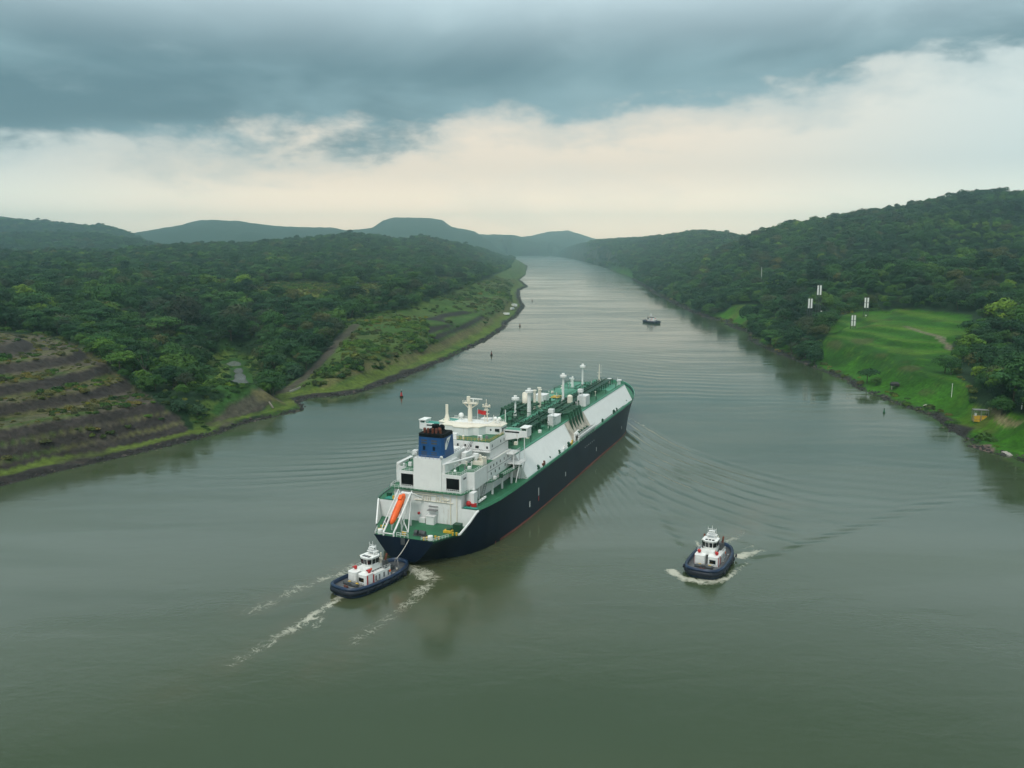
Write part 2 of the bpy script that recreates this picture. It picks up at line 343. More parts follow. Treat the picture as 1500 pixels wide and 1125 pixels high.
def height(X, Y, s=None):
    if s is None: s = shore_signed(X, Y)
    R = np.hypot(X, Y); h = np.full(X.shape, 16.0)
    near = R < 3400
    hn = np.clip(rbf(X[near], Y[near]), 0.6, 400)
    k = sst(R[near], 2500, 3300); h[near] = hn*(1-k)+16*k
    Yc = np.maximum(Y, 50.0); pxs = 750 + F_PX*X/(Yc*CP)
    for pts, tree, wd in RIDGES:
        q = np.array(pts, float); D = np.interp(pxs, q[:,0], q[:,2]); zz = CAM_H + (HORIZON-q[:,1])/F_PX*q[:,2] - tree
        Z = np.interp(pxs, q[:,0], zz, left=0, right=0)
        wv = np.where(Yc < D, wd*1.25, wd)*D
        b = Z*np.exp(-((Yc-D)/wv)**2)
        b = b + (fbm(X, Y, 260, 3, 40)*6 + fbm(X, Y, 55, 2, 43)*7*(D > 5400))*np.clip(b/60, 0, 1)
        b = np.where(Y > 500, b, 0)
        m = np.maximum(h, b); h = np.where(np.abs(h-b) < 24, m + (24-np.abs(h-b))**2/96, m)
    amp = np.clip((R-300)/900, 0.15, 1)
    h = h + fbm(X, Y, 130, 4, 3)*4.0*amp*sst(s, 15, 70)
    # cut benches on the left bank and low lawn terraces on the right
    px, py = pixel(X, Y, np.maximum(h, 0))
    tl = terrace_left(px, py, X, Y)
    st = 6.3; hw = h + fbm(X, Y, 45, 3, 9)*.5; q = np.floor(hw/st); fr = hw/st-q
    h = h*(1-tl) + tl*((q + sst(fr, 0.42, 0.92))*st + fr*0.6 - 0.3)
    t2 = terrace_mid(px, py, X, Y); st = 5.5; q = np.floor(h/st); fr = h/st-q
    h = h*(1-t2) + t2*((q + sst(fr, 0.4, 0.9))*st)
    t3 = lawn_mask(px, py, X, Y)*sst(h, 9, 13); st = 4.2; hw = h + fbm(X, Y, 60, 2, 21)*1.0; q = np.floor(hw/st); fr = hw/st-q
    h = h*(1-t3*.8) + t3*.8*((q + sst(fr, 0.35, 0.85))*st)
    # shore: rock lip, then a flat berm
    lip = 0.9*sst(s, 0.0, 2.5) + 1.3*sst(s, 1.5, 6) + fbm(X, Y, 7, 2, 5)*0.5*sst(s, 0, 4)
    mix_ = sst(s, 9, 34)
    pond = sst(seg_dist(X, Y, np.vstack([pond_poly, pond_poly[:1]])), 90, 25)*(X < 0)
    h = lip*(1-mix_) + h*mix_
    h = h*(1-pond) + np.minimum(h, 0.9*sst(s, 0, 3)+0.02*np.maximum(s, 0))*pond
    return np.where(s < 0, np.maximum(s*0.55-0.15, -9), h)
def pxmask(px, py, poly, soft, X=None, Y=None):            # soft-edged test, in place coordinates jittered by noise
    jx = 0 if X is None else fbm(X, Y, 40, 3, 17)*soft
    return inside(px+jx, py+jx*0.5, np.array(poly, float)).astype(float)
TER_L = [(-500,440),(-100,480),(0,484),(60,490),(120,505),(165,540),(215,578),(262,612),(285,640),(262,655),(100,690),(0,715),(-500,850)]
TER_M = [(620,470),(655,455),(700,455),(712,470),(680,495),(650,505),(630,495)]
LAWN = [(1188,542),(1204,505),(1214,480),(1226,462),(1262,455),(1330,453),(1420,460),(1428,482),(1400,502),(1392,524),(1402,550),(1418,562),(1422,588),(1448,604),(1500,606),(1620,610),(1620,800),(1300,620)]
LAWN_T = [(1188,542),(1204,505),(1214,480),(1226,462),(1262,455),(1330,452),(1432,458),(1444,484),(1420,505),(1408,530),(1432,560),(1440,590),(1462,608),(1500,606),(1620,610),(1620,800),(1300,620)]
def terrace_left(px, py, X, Y): return pxmask(px, py, TER_L, 12, X, Y)*(X < 0)
def terrace_mid(px, py, X, Y): return pxmask(px, py, TER_M, 8, X, Y)*(X < 0)
def lawn_mask(px, py, X, Y): return pxmask(px, py, LAWN, 5, X, Y)*(X > 0)

# the sheet of ground: fine near the camera, coarser towards the horizon
NT_, NR_ = 640, 840
th_ = np.radians(np.linspace(-58, 58, NT_)); rr_ = np.exp(np.linspace(math.log(185), math.log(13500), NR_))
TH, RR = np.meshgrid(th_, rr_); GX, GY = RR*np.sin(TH), RR*np.cos(TH)
GS = shore_signed(GX, GY); GH = height(GX, GY, GS)
def grid_faces(nr, nt):
    i = np.arange(nr-1)[:,None]*nt + np.arange(nt-1)[None,:]
    return np.stack([i, i+1, i+nt+1, i+nt], -1).reshape(-1, 4)
def np_mesh(name, co, faces, mat, attrs=None, smooth=True):
    me = bpy.data.meshes.new(name); me.vertices.add(len(co)); me.vertices.foreach_set('co', co.astype(np.float32).ravel())
    nf, k = faces.shape; me.loops.add(nf*k); me.loops.foreach_set('vertex_index', faces.astype(np.int32).ravel())
    me.polygons.add(nf); me.polygons.foreach_set('loop_start', np.arange(0, nf*k, k, dtype=np.int32))
    me.update(calc_edges=True); me.materials.append(mat)
    for nm, (typ, arr) in (attrs or {}).items():
        a = me.attributes.new(nm, typ, 'POINT'); a.data.foreach_set('color' if typ == 'FLOAT_COLOR' else 'value', np.ascontiguousarray(arr, dtype=np.float32).ravel())
    if smooth: me.shade_smooth()
    o = bpy.data.objects.new(name, me); COL.objects.link(o); return o
PX, PY = pixel(GX, GY, np.maximum(GH, 0))
gy_, gx_ = np.gradient(GH); slope = np.hypot(gy_/np.maximum(np.gradient(RR, axis=0), .1), gx_/(RR*(th_[1]-th_[0])))
def lerp3(a, b, t): return a*(1-t[...,None]) + np.asarray(b)*t[...,None]
nz1 = fbm(GX, GY, 60, 4, 30); nz2 = fbm(GX, GY, 14, 3, 31); nz3 = fbm(GX, GY, 420, 3, 33)
FLOOR, GRASS, YGRASS, SCRUB = (0.012,0.030,0.012), (0.030,0.108,0.006), (0.085,0.105,0.018), (0.058,0.096,0.020)
ROCK, EARTH, DRY, MUD = (0.026,0.024,0.023), (0.042,0.034,0.029), (0.085,0.080,0.035), (0.062,0.051,0.043)
colr = np.broadcast_to(np.array(FLOOR), GX.shape+(3,)).copy()
colr = lerp3(colr, (0.020,0.045,0.022), sst(GY, 4200, 5600))
leftb = pxmask(PX, PY, [(395,592),(430,560),(455,545),(480,520),(500,500),(516,466),(560,458),(600,450),(645,430),(690,416),(725,405),(742,393),(752,380),(762,370),(830,372),(830,700),(380,640)], 10, GX, GY)*(GX < 60)
colr = lerp3(colr, SCRUB, leftb*0.95); colr = lerp3(colr, DRY, leftb*sst(nz1+0.5*nz2, .12, .45)*.6); colr = lerp3(colr, (0.03,0.075,0.012), leftb*sst(-nz1-nz2*.4, .1, .4)*.8)
tl = terrace_left(PX, PY, GX, GY); tm = terrace_mid(PX, PY, GX, GY)
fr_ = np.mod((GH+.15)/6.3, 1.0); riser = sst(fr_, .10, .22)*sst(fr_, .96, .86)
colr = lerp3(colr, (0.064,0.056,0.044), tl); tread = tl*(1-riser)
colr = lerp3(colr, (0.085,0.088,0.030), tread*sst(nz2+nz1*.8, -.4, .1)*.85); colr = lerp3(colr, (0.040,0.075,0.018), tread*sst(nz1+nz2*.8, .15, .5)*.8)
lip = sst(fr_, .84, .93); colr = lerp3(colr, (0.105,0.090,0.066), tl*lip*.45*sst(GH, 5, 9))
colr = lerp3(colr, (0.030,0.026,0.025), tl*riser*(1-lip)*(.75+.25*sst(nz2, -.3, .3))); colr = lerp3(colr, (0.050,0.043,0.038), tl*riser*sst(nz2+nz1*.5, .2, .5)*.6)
frm = np.mod(GH/5.5, 1.0); colr = lerp3(colr, (0.026,0.022,0.024), tm*sst(frm+nz2*.12, .10, .25)*sst(frm, .92, .75)*.95)
cutb = pxmask(PX, PY, [(575,545),(600,520),(640,498),(640,512),(600,538)], 10, GX, GY)*(GX < 0); colr = lerp3(colr, (0.045,0.036,0.033), cutb*sst(nz2+nz1, -.2, .2)*.8)
colr = lerp3(colr, SCRUB, pxmask(PX, PY, [(275,600),(300,585),(350,590),(352,618),(290,648)], 4, GX, GY)*(GX < 0)*.9)
lawn = lawn_mask(PX, PY, GX, GY)
lawn = np.maximum(lawn, pxmask(PX, PY, [(1040,475),(1055,462),(1075,446),(1110,447),(1122,455),(1100,472),(1080,482)], 4, GX, GY)*(GX > 0))
lawn = np.maximum(lawn, pxmask(PX, PY, [(880,398),(897,391),(925,394),(934,409),(915,406)], 2, GX, GY)*(GX > 0))
lawn = np.maximum(lawn, (GX > 0)*(GS < 22)*(GS > 0)*(GY < 1300)*sst(nz1, -.5, 0))
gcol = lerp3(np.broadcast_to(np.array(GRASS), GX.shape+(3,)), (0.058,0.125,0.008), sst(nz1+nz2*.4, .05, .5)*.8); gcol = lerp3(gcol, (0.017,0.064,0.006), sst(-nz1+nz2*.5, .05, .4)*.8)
frl = np.mod(GH/4.2, 1.0); gcol = lerp3(gcol, (0.015,0.056,0.005), sst(frl, .12, .3)*sst(frl, .9, .7)*.65*sst(GH, 9, 12)); gcol = lerp3(gcol, (0.075,0.135,0.012), (sst(frl, .90, .97)+sst(frl, .08, .0))*.5*sst(GH, 9, 12))  # shading bands of the lawn steps painted in: risers darker, lips lighter
gcol = lerp3(gcol, (0.075,0.080,0.025), sst(nz2+nz1*.5, .36, .6)*.55)
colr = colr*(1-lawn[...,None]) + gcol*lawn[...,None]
for (bx_, by_, rx_, ry_) in [(1262,500,16,5),(1225,505,14,7),(1330,540,20,4),(1290,520,14,3),(1360,575,16,4),(1410,625,20,5),(1345,612,16,4),(1450,632,14,4)]:
    e_ = ((PX-bx_)/rx_)**2+((PY-by_)/ry_)**2+nz2*1.2+nz1*.6; colr = lerp3(colr, (0.060,0.062,0.024), sst(1.0-e_, 0, .5)*.65*(GX > 0))
creek = pxmask(PX, PY, [(255,548),(325,536),(318,512),(318,494),(328,494),(345,515),(368,535),(372,562),(398,588),(345,614),(305,604),(332,576),(290,560)], 5, GX, GY)*(GX < 0)
colr = lerp3(colr, (0.024,0.066,0.014), creek); colr = lerp3(colr, (0.04,0.075,0.02), creek*sst(nz2, .1, .5)*.6)
for cx, cy, rx, ry, cl, am in [(440,428,78,17,YGRASS,1),(545,425,42,12,YGRASS,.8),(645,414,32,9,SCRUB,1),(405,418,22,6,DRY,.8),(560,359,45,2.6,(0.10,0.12,0.04),1),(497,370.5,11,1.4,(0.12,0.13,0.05),1),(500,450,30,6,YGRASS,.6),(350,405,20,4,SCRUB,.8)]:
    e = ((PX-cx)/rx)**2 + ((PY-cy)/ry)**2 + nz2*.5; colr = lerp3(colr, cl, sst(1.15-e, 0, .3)*am*(GX < 0))
def road(pts, z, half, colour, am=1.0):
    global colr
    ln = np.array([ground(x, y, z_)[:2] for (x, y), z_ in zip(pts, z)]); d = seg_dist(GX, GY, ln) + nz2*half*.35
    colr = lerp3(colr, colour, sst(half*1.25-d, 0, half*.5)*am)
ROAD1 = [(318,622),(345,608),(375,600),(400,590),(418,574),(440,557),(462,544),(480,533),(492,515),(508,498),(522,482)]
road(ROAD1, [2.4,2.4,2.6,2.8,3,4,5,6.5,11,14.5,18], 5, MUD, .85)
road([(380,596),(420,590),(440,581),(470,571),(520,556),(560,545),(600,531),(650,510),(700,487),(725,470),(740,458),(752,445)], [2.6,2.7,2.8,3,3.2,3.4,3.4,3.4,3.4,3.6,4,4.4], 4, (0.115,0.105,0.045), .75)
apron = pxmask(PX, PY, [(395,602),(410,578),(436,566),(448,590),(430,598)], 6, GX, GY)*(GX < 0); colr = lerp3(colr, (0.09,0.062,0.045), apron*sst(nz2+nz1*.5, .2, .5)*.6)
road([(1326,474),(1352,483),(1376,490),(1394,497)], [32,31.5,30.5,30], 2.4, (0.16,0.13,0.10), .8)
road([(1452,612),(1464,626),(1478,634),(1492,640)], [6,5,4.5,4], 1.8, (0.20,0.16,0.09), .8)
bermL = (GX < 60)*(GS > 5)*(GS < np.where(GY < 560, 12, 17)+nz1*6)*(GY < 4000)
colr = lerp3(colr, (0.082,0.120,0.020), bermL*.9*sst(nz2, -.7, .2))
ln2 = sst(6.0+nz2*6+nz1*7-GS, 0, 2.5)*(GS > -3); pondside = (seg_dist(GX, GY, np.vstack([pond_poly, pond_poly[:1]])) < 60)
colr = lerp3(colr, ROCK, ln2*(~pondside)); colr = lerp3(colr, (0.06,0.05,0.045), ln2*(~pondside)*sst(nz2, .3, .6)*.6)
slab = pxmask(PX, PY, [(1423,652),(1450,651),(1460,662),(1436,664),(1423,658)], 2)*(GX > 0); colr = lerp3(colr, (0.12,0.085,0.075), slab*.9)
headl = pxmask(PX, PY, [(820,376),(850,366),(890,368),(900,382),(870,384)], 2)*(GX > 0); colr = lerp3(colr, (0.11,0.095,0.07), headl*sst(nz2+.5, .2, .7)*.8)

ground_mat = bpy.data.materials.new('ground_cover'); ground_mat.use_nodes = True; g = NT(ground_mat.node_tree); gb = ground_mat.node_tree.nodes['Principled BSDF']
pos = g.node('ShaderNodeNewGeometry').outputs['Position']
at_ = g.node('ShaderNodeVertexColor', layer_name='cover').outputs[0]
f1 = g.noise(pos, 0.35, 6.0, 0.65); f2 = g.noise(pos, 0.045, 4.0, 0.6)
gc = g.mix(1.0, at_, g.ramp(f1, [(0.25, 0.45), (0.75, 1.65)]), 'MULTIPLY'); gc = g.mix(1.0, gc, g.ramp(f2, [(0.3, 0.72), (0.7, 1.28)]), 'MULTIPLY')
g.put(gb.inputs['Base Color'], gc); gb.inputs['Roughness'].default_value = 0.95; gb.inputs['Specular IOR Level'].default_value = 0.15
bp = g.node('ShaderNodeBump'); g.put(bp.inputs['Height'], f1); bp.inputs['Distance'].default_value = 1.2; bp.inputs['Strength'].default_value = 0.7; g.put(gb.inputs['Normal'], bp.outputs[0])
cov = np.concatenate([np.clip(colr, 0, 1), np.ones(GX.shape+(1,))], -1).reshape(-1, 4)
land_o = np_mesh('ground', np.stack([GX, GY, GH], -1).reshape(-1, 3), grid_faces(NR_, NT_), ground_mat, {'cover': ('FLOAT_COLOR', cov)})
tag(land_o, 'green and brown banks and hills on both sides of the canal', None, None, 'structure')
def hgt(x, y):
    return float(height(np.array([[x]], float), np.array([[y]], float))[0, 0])
def on_land(px, py, z0=5.0):                                # where a pixel's ray meets the ground
    r = ray(px, py); t = np.linspace(250, 2600, 1200)/r[1]
    X = r[0]*t; Y = r[1]*t; Z = CAM_H + r[2]*t
    h = height(X[None], Y[None])[0]; k = np.argmax(h > Z)
    if k == 0: p = ground(px, py, z0); return float(p[0]), float(p[1]), z0
    return float(X[k]), float(Y[k]), float(h[k])

# ------------------------------------------------------------------ ship and tug placing (needed by the water too)
SHIP_TH = 0.364; SHIP0 = np.array([-36.07, 271.64])
def W(u, v): return np.array([SHIP0[0]+u*math.sin(SHIP_TH)+v*math.cos(SHIP_TH), SHIP0[1]+u*math.cos(SHIP_TH)-v*math.sin(SHIP_TH)])
TUGS = [((-44.3, 257.4), (-17.0, -25.0)), ((66.6, 272.6), (-12.2, -24.6)), ((188.9, 1157.0), (0.55, -0.83))]   # centre, direction of the blunt end

# ------------------------------------------------------------------ water
nx, ny = 580, 640
wx = np.linspace(-300, 380, nx); wy = np.concatenate([np.linspace(160, 620, 400), np.linspace(620, 1400, 241)[1:]]); 
WX, WY = np.meshgrid(wx, wy); wz = np.zeros(WX.shape)
def kelvin(src, direc, V, amp, widen, reach, inner, lean=0):
    d = np.array(direc, float); d /= np.hypot(*d); n = np.array([d[1], -d[0]])
    xb = -((WX-src[0])*d[0]+(WY-src[1])*d[1]); yb = ((WX-src[0])*n[0]+(WY-src[1])*n[1])
    x = np.maximum(xb, 1e-3); y = np.abs(yb)*widen; k0 = 9.81/V**2
    ta = y/x; disc = 1-8*ta**2; ok = (disc > 0) & (xb > 2)
    sq = np.sqrt(np.maximum(disc, 0)); out = np.zeros(WX.shape)
    for sgn, am in ((-1, 1.0), (1, 0.35)):
        tt = (-1 + sgn*sq)/(4*np.maximum(ta, 1e-4)); ct = 1/np.sqrt(1+tt**2); stt = tt*ct
        ph = k0*(x*ct + y*stt*1.0)/np.maximum(ct**2, .02)
        lam = 2*math.pi*ct**2/k0
        out += am*np.sin(ph)*sst(lam, 3.6, 6.5)*ok
    out *= sst(ta, 0.0, .12)*sst(np.maximum(disc, 0), 0, .10)
    return amp*out*np.where(yb*lean < 0, .35, 1.0)*np.exp(-np.hypot(x, y)/reach)*sst(np.abs(yb), inner*.6, inner+3)
ddx, ddy = WX-W(287, 0)[0], WY-W(287, 0)[1]
xb_ = -(ddx*math.sin(SHIP_TH)+ddy*math.cos(SHIP_TH)); lat_ = ddx*math.cos(SHIP_TH)-ddy*math.sin(SHIP_TH)
mod_ = 1 + 1.1*fbm(WX, WY, 38, 3, 91); wob = fbm(WX, WY, 60, 2, 92)*5
for sgn, am in ((1, .36), (-1, .18)):                       # crests of the bow wave, curving back from the stem on both sides
    y_ = sgn*lat_; ok_ = y_ > 4; yy = np.maximum(y_, 0); x0_ = xb_ - 190*(1-np.exp(-yy/80.0)) + wob
    en = np.exp(-((yy-52-np.clip(x0_, 0, 150)*.28)/40)**2)*sst(x0_, -22, -4)*np.exp(-np.maximum(x0_, 0)/60)*sst(120-x0_, 0, 60)*ok_
    wz += am*np.clip(mod_, 0, 2)*en*(np.sin(2*math.pi*x0_/11.8)+.35*np.sin(2*math.pi*x0_/6.1+1))
    wz += am*.4*np.clip(mod_, 0, 2)*np.exp(-((yy-42-(xb_-120)*.05)/15)**2)*sst(xb_, 80, 120)*sst(260-xb_, 0, 60)*np.sin(2*math.pi*(xb_-1.9*yy+wob)/8.0)*ok_
en3 = sst(-xb_, -60, 30)*np.exp(-np.abs(lat_)/220)*sst(np.hypot(xb_, lat_), 10, 40)
wz += .035*en3*np.clip(mod_, 0, 2)*np.sin(2*math.pi*(xb_*.75+np.abs(lat_)*.25+wob*2)/13.0)
tg = TUGS[1]; d2 = np.array(tg[1])/np.hypot(*tg[1])
wz += kelvin(np.array(tg[0])+d2*13, d2, 4.6, 0.20, 0.60, 90, 3)*np.clip(mod_, .1, 2)
tg = TUGS[2]; d3 = np.array(tg[1])/np.hypot(*tg[1])
wz += kelvin(np.array(tg[0])+d3*13, d3, 4.5, 0.40, 0.8, 130, 2)
fade = sst(WX, -300, -280)*sst(380-WX, 0, 20)*sst(WY, 160, 180)*sst(1400-WY, 0, 40); wz *= fade
foam = np.zeros(WX.shape); mud = np.zeros(WX.shape)
def stream(pts, w0, w1, a0, a1, tgt='foam'):
    global foam, mud
    ln = np.array([ground(*p)[:2] if len(p) == 2 else p[:2] for p in pts]); tot = len(ln)-1
    for i in range(tot):
        t0 = i/tot; t1 = (i+1)/tot; wd = w0+(w1-w0)*(t0+t1)/2; am = a0+(a1-a0)*(t0+t1)/2
        d = seg_dist(WX, WY, ln[i:i+2]); gz = am*np.exp(-(d/wd)**2)
        if tgt == 'foam': foam = np.maximum(foam, gz)
        else: mud = np.maximum(mud, gz)
stream([(500,874),(482,886),(455,904),(432,920),(410,930),(385,948),(340,972)], 1.6, 3.2, 1.0, .50)
stream([(448,908),(470,905),(462,918)], 1.6, 1.4, .8, .6)
stream([(520,828),(508,838),(470,850),(440,860),(400,880),(370,895)], 2.4, 4.5, .72, .42)
stream([(604,832),(622,838),(634,848),(618,864),(600,880),(585,893),(560,910),(520,940)], 3.0, 3.4, .95, .40)
stream([(610,836),(628,852)], 3.6, 2.4, .9, .9)
stream([(500,874),(455,904),(410,930),(340,972),(250,1010)], 5, 10, .8, .3, 'mud'); stream([(520,828),(470,850),(370,895)], 5, 9, .9, .5, 'mud'); stream([(604,832),(634,848),(600,880),(520,940),(470,980)], 6, 9, 1.0, .5, 'mud')
stream([(600,830),(660,820),(720,805),(800,770)], 14, 18, .9, .5, 'mud'); stream([(560,880),(700,880)], 26, 40, .55, .3, 'mud')
stream([(984,836),(990,841),(1000,846),(1018,850),(1040,851.5),(1062,848),(1075,840)], 1.9, 1.2, 1.6, .9)
stream([(986,838),(1003,849),(1030,854),(1055,853)], 2.4, 1.6, 1.1, .6)
stream([(1083,815),(1095,811),(1108,808),(1116,806)], 2.6, 1.4, 1.4, .7); stream([(1088,805),(1104,799)], 1.6, .8, .75, .5); stream([(1018,792),(1024,800),(1028,806)], 1.0, 1.3, .9, .8)
stream([(1066,793),(1076,788),(1090,780)], 1.8, 2.0, .75, .4); stream([(1070,840),(1085,832),(1095,825)], 1.6, 1.2, .65, .45)
stream([(1060,790),(1085,778),(1110,745),(1160,735)], 4, 8, .9, .45, 'mud')
stream([(921,612),(930,617),(945,624)], 1.4, 1.8, .7, .45); stream([(924,622),(938,634)], 1.6, 2, .5, .4)
stream([(948,472.6),(958,473.4),(967,472)], 1.4, 1.2, 1.1, .9); stream([(944,472),(925,470),(905,466)], 1.5, 3, .6, .4)
stream([(775,550),(800,560),(815,566)], 1.0, 1.0, .5, .4)
pond_sheen = (inside(WX, WY, pond_poly) | inside(WX, WY, pond2_poly)).astype(float)
wmat = bpy.data.materials.new('canal_water'); wmat.use_nodes = True; q = NT(wmat.node_tree); wb = wmat.node_tree.nodes['Principled BSDF']
wp = q.node('ShaderNodeNewGeometry').outputs['Position']
fo = q.node('ShaderNodeAttribute', attribute_name='foam').outputs['Fac']; mu = q.node('ShaderNodeAttribute', attribute_name='mud').outputs['Fac']
big = q.noise(q.vmul(wp, (0.0035, 0.010, 1)), 1.0, 4.0, 0.55, 0.6)
base = q.mix(q.sstep(big, 0.35, 0.68), (0.043, 0.063, 0.031), (0.053, 0.073, 0.036))
base = q.mix(q.math('MULTIPLY', mu, q.ramp(q.noise(wp, 0.12, 5.0, 0.65), [(0.3, 0.15), (0.7, 0.95)])), base, (0.085, 0.080, 0.040))
si = q.node('ShaderNodeAttribute', attribute_name='pond_sheen').outputs['Fac']; base = q.mix(si, base, (0.18, 0.20, 0.19))  # pale base colour painted in for the bright sky mirrored in the ponds
def veins(sc, dist, k):
    return q.math('SUBTRACT', 1.0, q.math('MULTIPLY', q.math('ABSOLUTE', q.math('SUBTRACT', q.noise(wp, sc, 4.0, 0.6, dist), 0.5)), k), clamp=True)
pat = q.math('MAXIMUM', veins(0.16, 1.6, 9.0), q.math('MULTIPLY', veins(0.5, 1.2, 8.0), 0.75))
pat = q.math('MULTIPLY', pat, q.sstep(q.noise(wp, 0.10, 3.0, 0.6), 0.18, 0.50))
fm = q.sstep(q.math('MULTIPLY_ADD', pat, 0.85, fo), 0.92, 1.65)
fm = q.math('MULTIPLY', fm, q.sstep(fo, 0.10, 0.35))
q.put(wb.inputs['Base Color'], q.mix(q.math('MULTIPLY', fm, 0.78), base, (0.56, 0.55, 0.45)))
wb.inputs['IOR'].default_value = 1.42
streak = q.noise(q.vmul(wp, (0.005, 0.030, 1)), 1.0, 4.0, 0.6, 0.8)
streak2 = q.noise(q.vmul(wp, (0.0015, 0.006, 1)), 1.0, 3.0, 0.6, 0.5)
ruff = q.math('MULTIPLY_ADD', q.sstep(q.math('ADD', streak, q.math('MULTIPLY', streak2, .6)), 0.62, 1.0), 0.15, 0.05)
wsep = q.node('ShaderNodeSeparateXYZ'); q.put(wsep.inputs[0], wp)
ruff = q.math('ADD', ruff, q.sstep(wsep.outputs[1], 2000.0, 4500.0, 0.0, 0.16))   # the open reach beyond is ruffled by wind
q.put(wb.inputs['Roughness'], q.math('ADD', ruff, q.math('MULTIPLY', fm, 0.5)))
rip = q.noise(q.vmul(wp, (0.32, 0.55, 0.5)), 1.0, 4.0, 0.6, 0.4); chop = q.noise(q.vmul(wp, (0.06, 0.11, 0.1)), 1.0, 3.0, 0.55, 0.6)
hh = q.math('ADD', q.math('MULTIPLY', rip, 0.35), chop)
wbp = q.node('ShaderNodeBump'); q.put(wbp.inputs['Height'], hh); wbp.inputs['Strength'].default_value = 1.0; wbp.inputs['Distance'].default_value = 0.075
q.put(wb.inputs['Normal'], wbp.outputs[0])
wv = np.stack([WX, WY, wz], -1).reshape(-1, 3); wf = grid_faces(len(wy), nx)
k0_ = len(wv)
ext = 15000.0
ring = [(-ext,-3000,0),(ext,-3000,0),(ext,160,0),(-ext,160,0),  (-ext,160,0),(-300,160,0),(-300,1400,0),(-ext,1400,0),  (380,160,0),(ext,160,0),(ext,1400,0),(380,1400,0),  (-ext,1400,0),(ext,1400,0),(ext,14000,0),(-ext,14000,0)]
wv = np.vstack([wv, np.array(ring)]); wf = np.vstack([wf, np.array([[k0_+4*i+j for j in range(4)] for i in range(4)])])
pad = np.zeros(16)
water_o = np_mesh('canal_water', wv, wf, wmat, {'foam': ('FLOAT', np.concatenate([foam.ravel(), pad])), 'mud': ('FLOAT', np.concatenate([mud.ravel(), pad])), 'pond_sheen': ('FLOAT', np.concatenate([pond_sheen.ravel(), pad]))})
tag(water_o, 'murky grey green canal water with wakes and foam', None, None, 'structure')

# ------------------------------------------------------------------ haze
hz = MB().box(-9500, 9500, -400, 9500, -60, 420)
hm = bpy.data.materials.new('haze'); hm.use_nodes = True; hn = NT(hm.node_tree); hn.n.clear()
pv = hn.node('ShaderNodeVolumePrincipled'); pv.inputs['Color'].default_value = (*HAZE_COLOR, 1); pv.inputs['Density'].default_value = HAZE_DENSITY
pv.inputs['Anisotropy'].default_value = 0.85
ho = hn.node('ShaderNodeOutputMaterial'); hn.l.new(pv.outputs[0], ho.inputs['Volume'])
haze_o = hz.build('haze', hm); tag(haze_o, 'pale humid haze filling the air over the canal', None, None, 'stuff')

# ------------------------------------------------------------------ gas carrier (x to starboard, y forward, z up)
ship = empty('gas_carrier', (SHIP0[0], SHIP0[1], 0), -SHIP_TH)
tag(ship, 'long navy hulled gas carrier with white deckhouse, blue funnel and green decks', 'ship')
U_ = np.array([0, 4, 8, 10, 14, 17.5, 18.5, 24, 32, 45, 60, 100, 150, 200, 215, 228, 240, 250, 260, 268, 276, 283, 288, 291, 292.2])
BT = np.array([11.2, 12.8, 14.8, 16.2, 18.0, 19.5, 19.8, 21.2, 22.2, 22.8, 23, 23, 23, 23, 23, 22.7, 22.0, 20.8, 18.7, 16.3, 13.0, 9.2, 5.6, 2.6, 0.2])
ZT = np.array([9.5, 9.5, 9.5, 9.6, 12.6, 15.8, 15.8, 15.8, 15.8, 15.8, 15.8, 15.8, 15.8, 15.8, 15.8, 15.8, 15.9, 16.3, 16.7, 17.1, 17.5, 17.8, 18.1, 18.2, 18.3])
BW = np.array([4.0, 4.6, 5.2, 6.5, 11.0, 14.6, 15.2, 18.0, 20.3, 22.0, 22.8, 23, 23, 23, 22.7, 21.4, 18.6, 15.0, 11.0, 7.6, 4.2, 1.2, 0.3, 0.2, 0.1])
ZB = np.array([1.6, 0.4, -0.8, -1.5, -3, -3, -3, -3, -3, -3, -3, -3, -3, -3, -3, -3, -3, -3, -3, -3, -3, -3, 0.5, 6, 12.])
EX = np.array([.75, .7, .6, .6, .5, .5, .5, .5, .5, .6, 1, 1, 1, 1, 1.2, 1.3, 1.4, 1.5, 1.6, 1.7, 1.8, 1.8, 1.8, 1.5, 1.])
us = np.unique(np.concatenate([np.linspace(0, 32, 24), np.linspace(32, 215, 16), np.linspace(215, 292.2, 40)]))
def hull_half(u, z, add=0.0):
    bt, zt, bw, zb, ex = (np.interp(u, U_, a) for a in (BT, ZT, BW, ZB, EX))
    t = np.clip((z-zb)/np.maximum(zt-zb, .1), 0, 1); return bw+(bt-bw)*t**ex + add
def strip(u0, u1, zf0, zf1, side, out, n=40, nz=2):
    m = MB(); vs = []; uu = np.linspace(u0, u1, n)
    for u in uu:
        for k in range(nz+1):
            z = zf0(u)+(zf1(u)-zf0(u))*k/nz; vs.append((side*(hull_half(u, z)+out), u, z))
    a = nz+1
    fs = [(i*a+k, (i+1)*a+k, (i+1)*a+k+1, i*a+k+1)[::side] for i in range(n-1) for k in range(nz)]
    return m.add(vs, fs)
hull = MB(); nl = 14
for side in (1, -1):
    vs = []
    for u in us:
        zt = np.interp(u, U_, ZT); zb = np.interp(u, U_, ZB)
        for k in range(nl+1):
            z = zb+(zt-zb)*k/nl; vs.append((side*hull_half(u, z), u, z))
    a = nl+1
    hull.add(vs, [((i*a+k), (i+1)*a+k, (i+1)*a+k+1, i*a+k+1)[::side] for i in range(len(us)-1) for k in range(nl)])
vs = []
for k in range(nl+1):
    z = 1.6+(9.5-1.6)*k/nl; hb = hull_half(0, z); vs += [(-hb, 0, z), (hb, 0, z)]
hull.add(vs, [(2*k, 2*k+1, 2*k+3, 2*k+2) for k in range(nl)]); hull.add([(-4, 0, 1.6), (4, 0, 1.6), (5, 8, -.8), (-5, 8, -.8)], [(0, 3, 2, 1)])
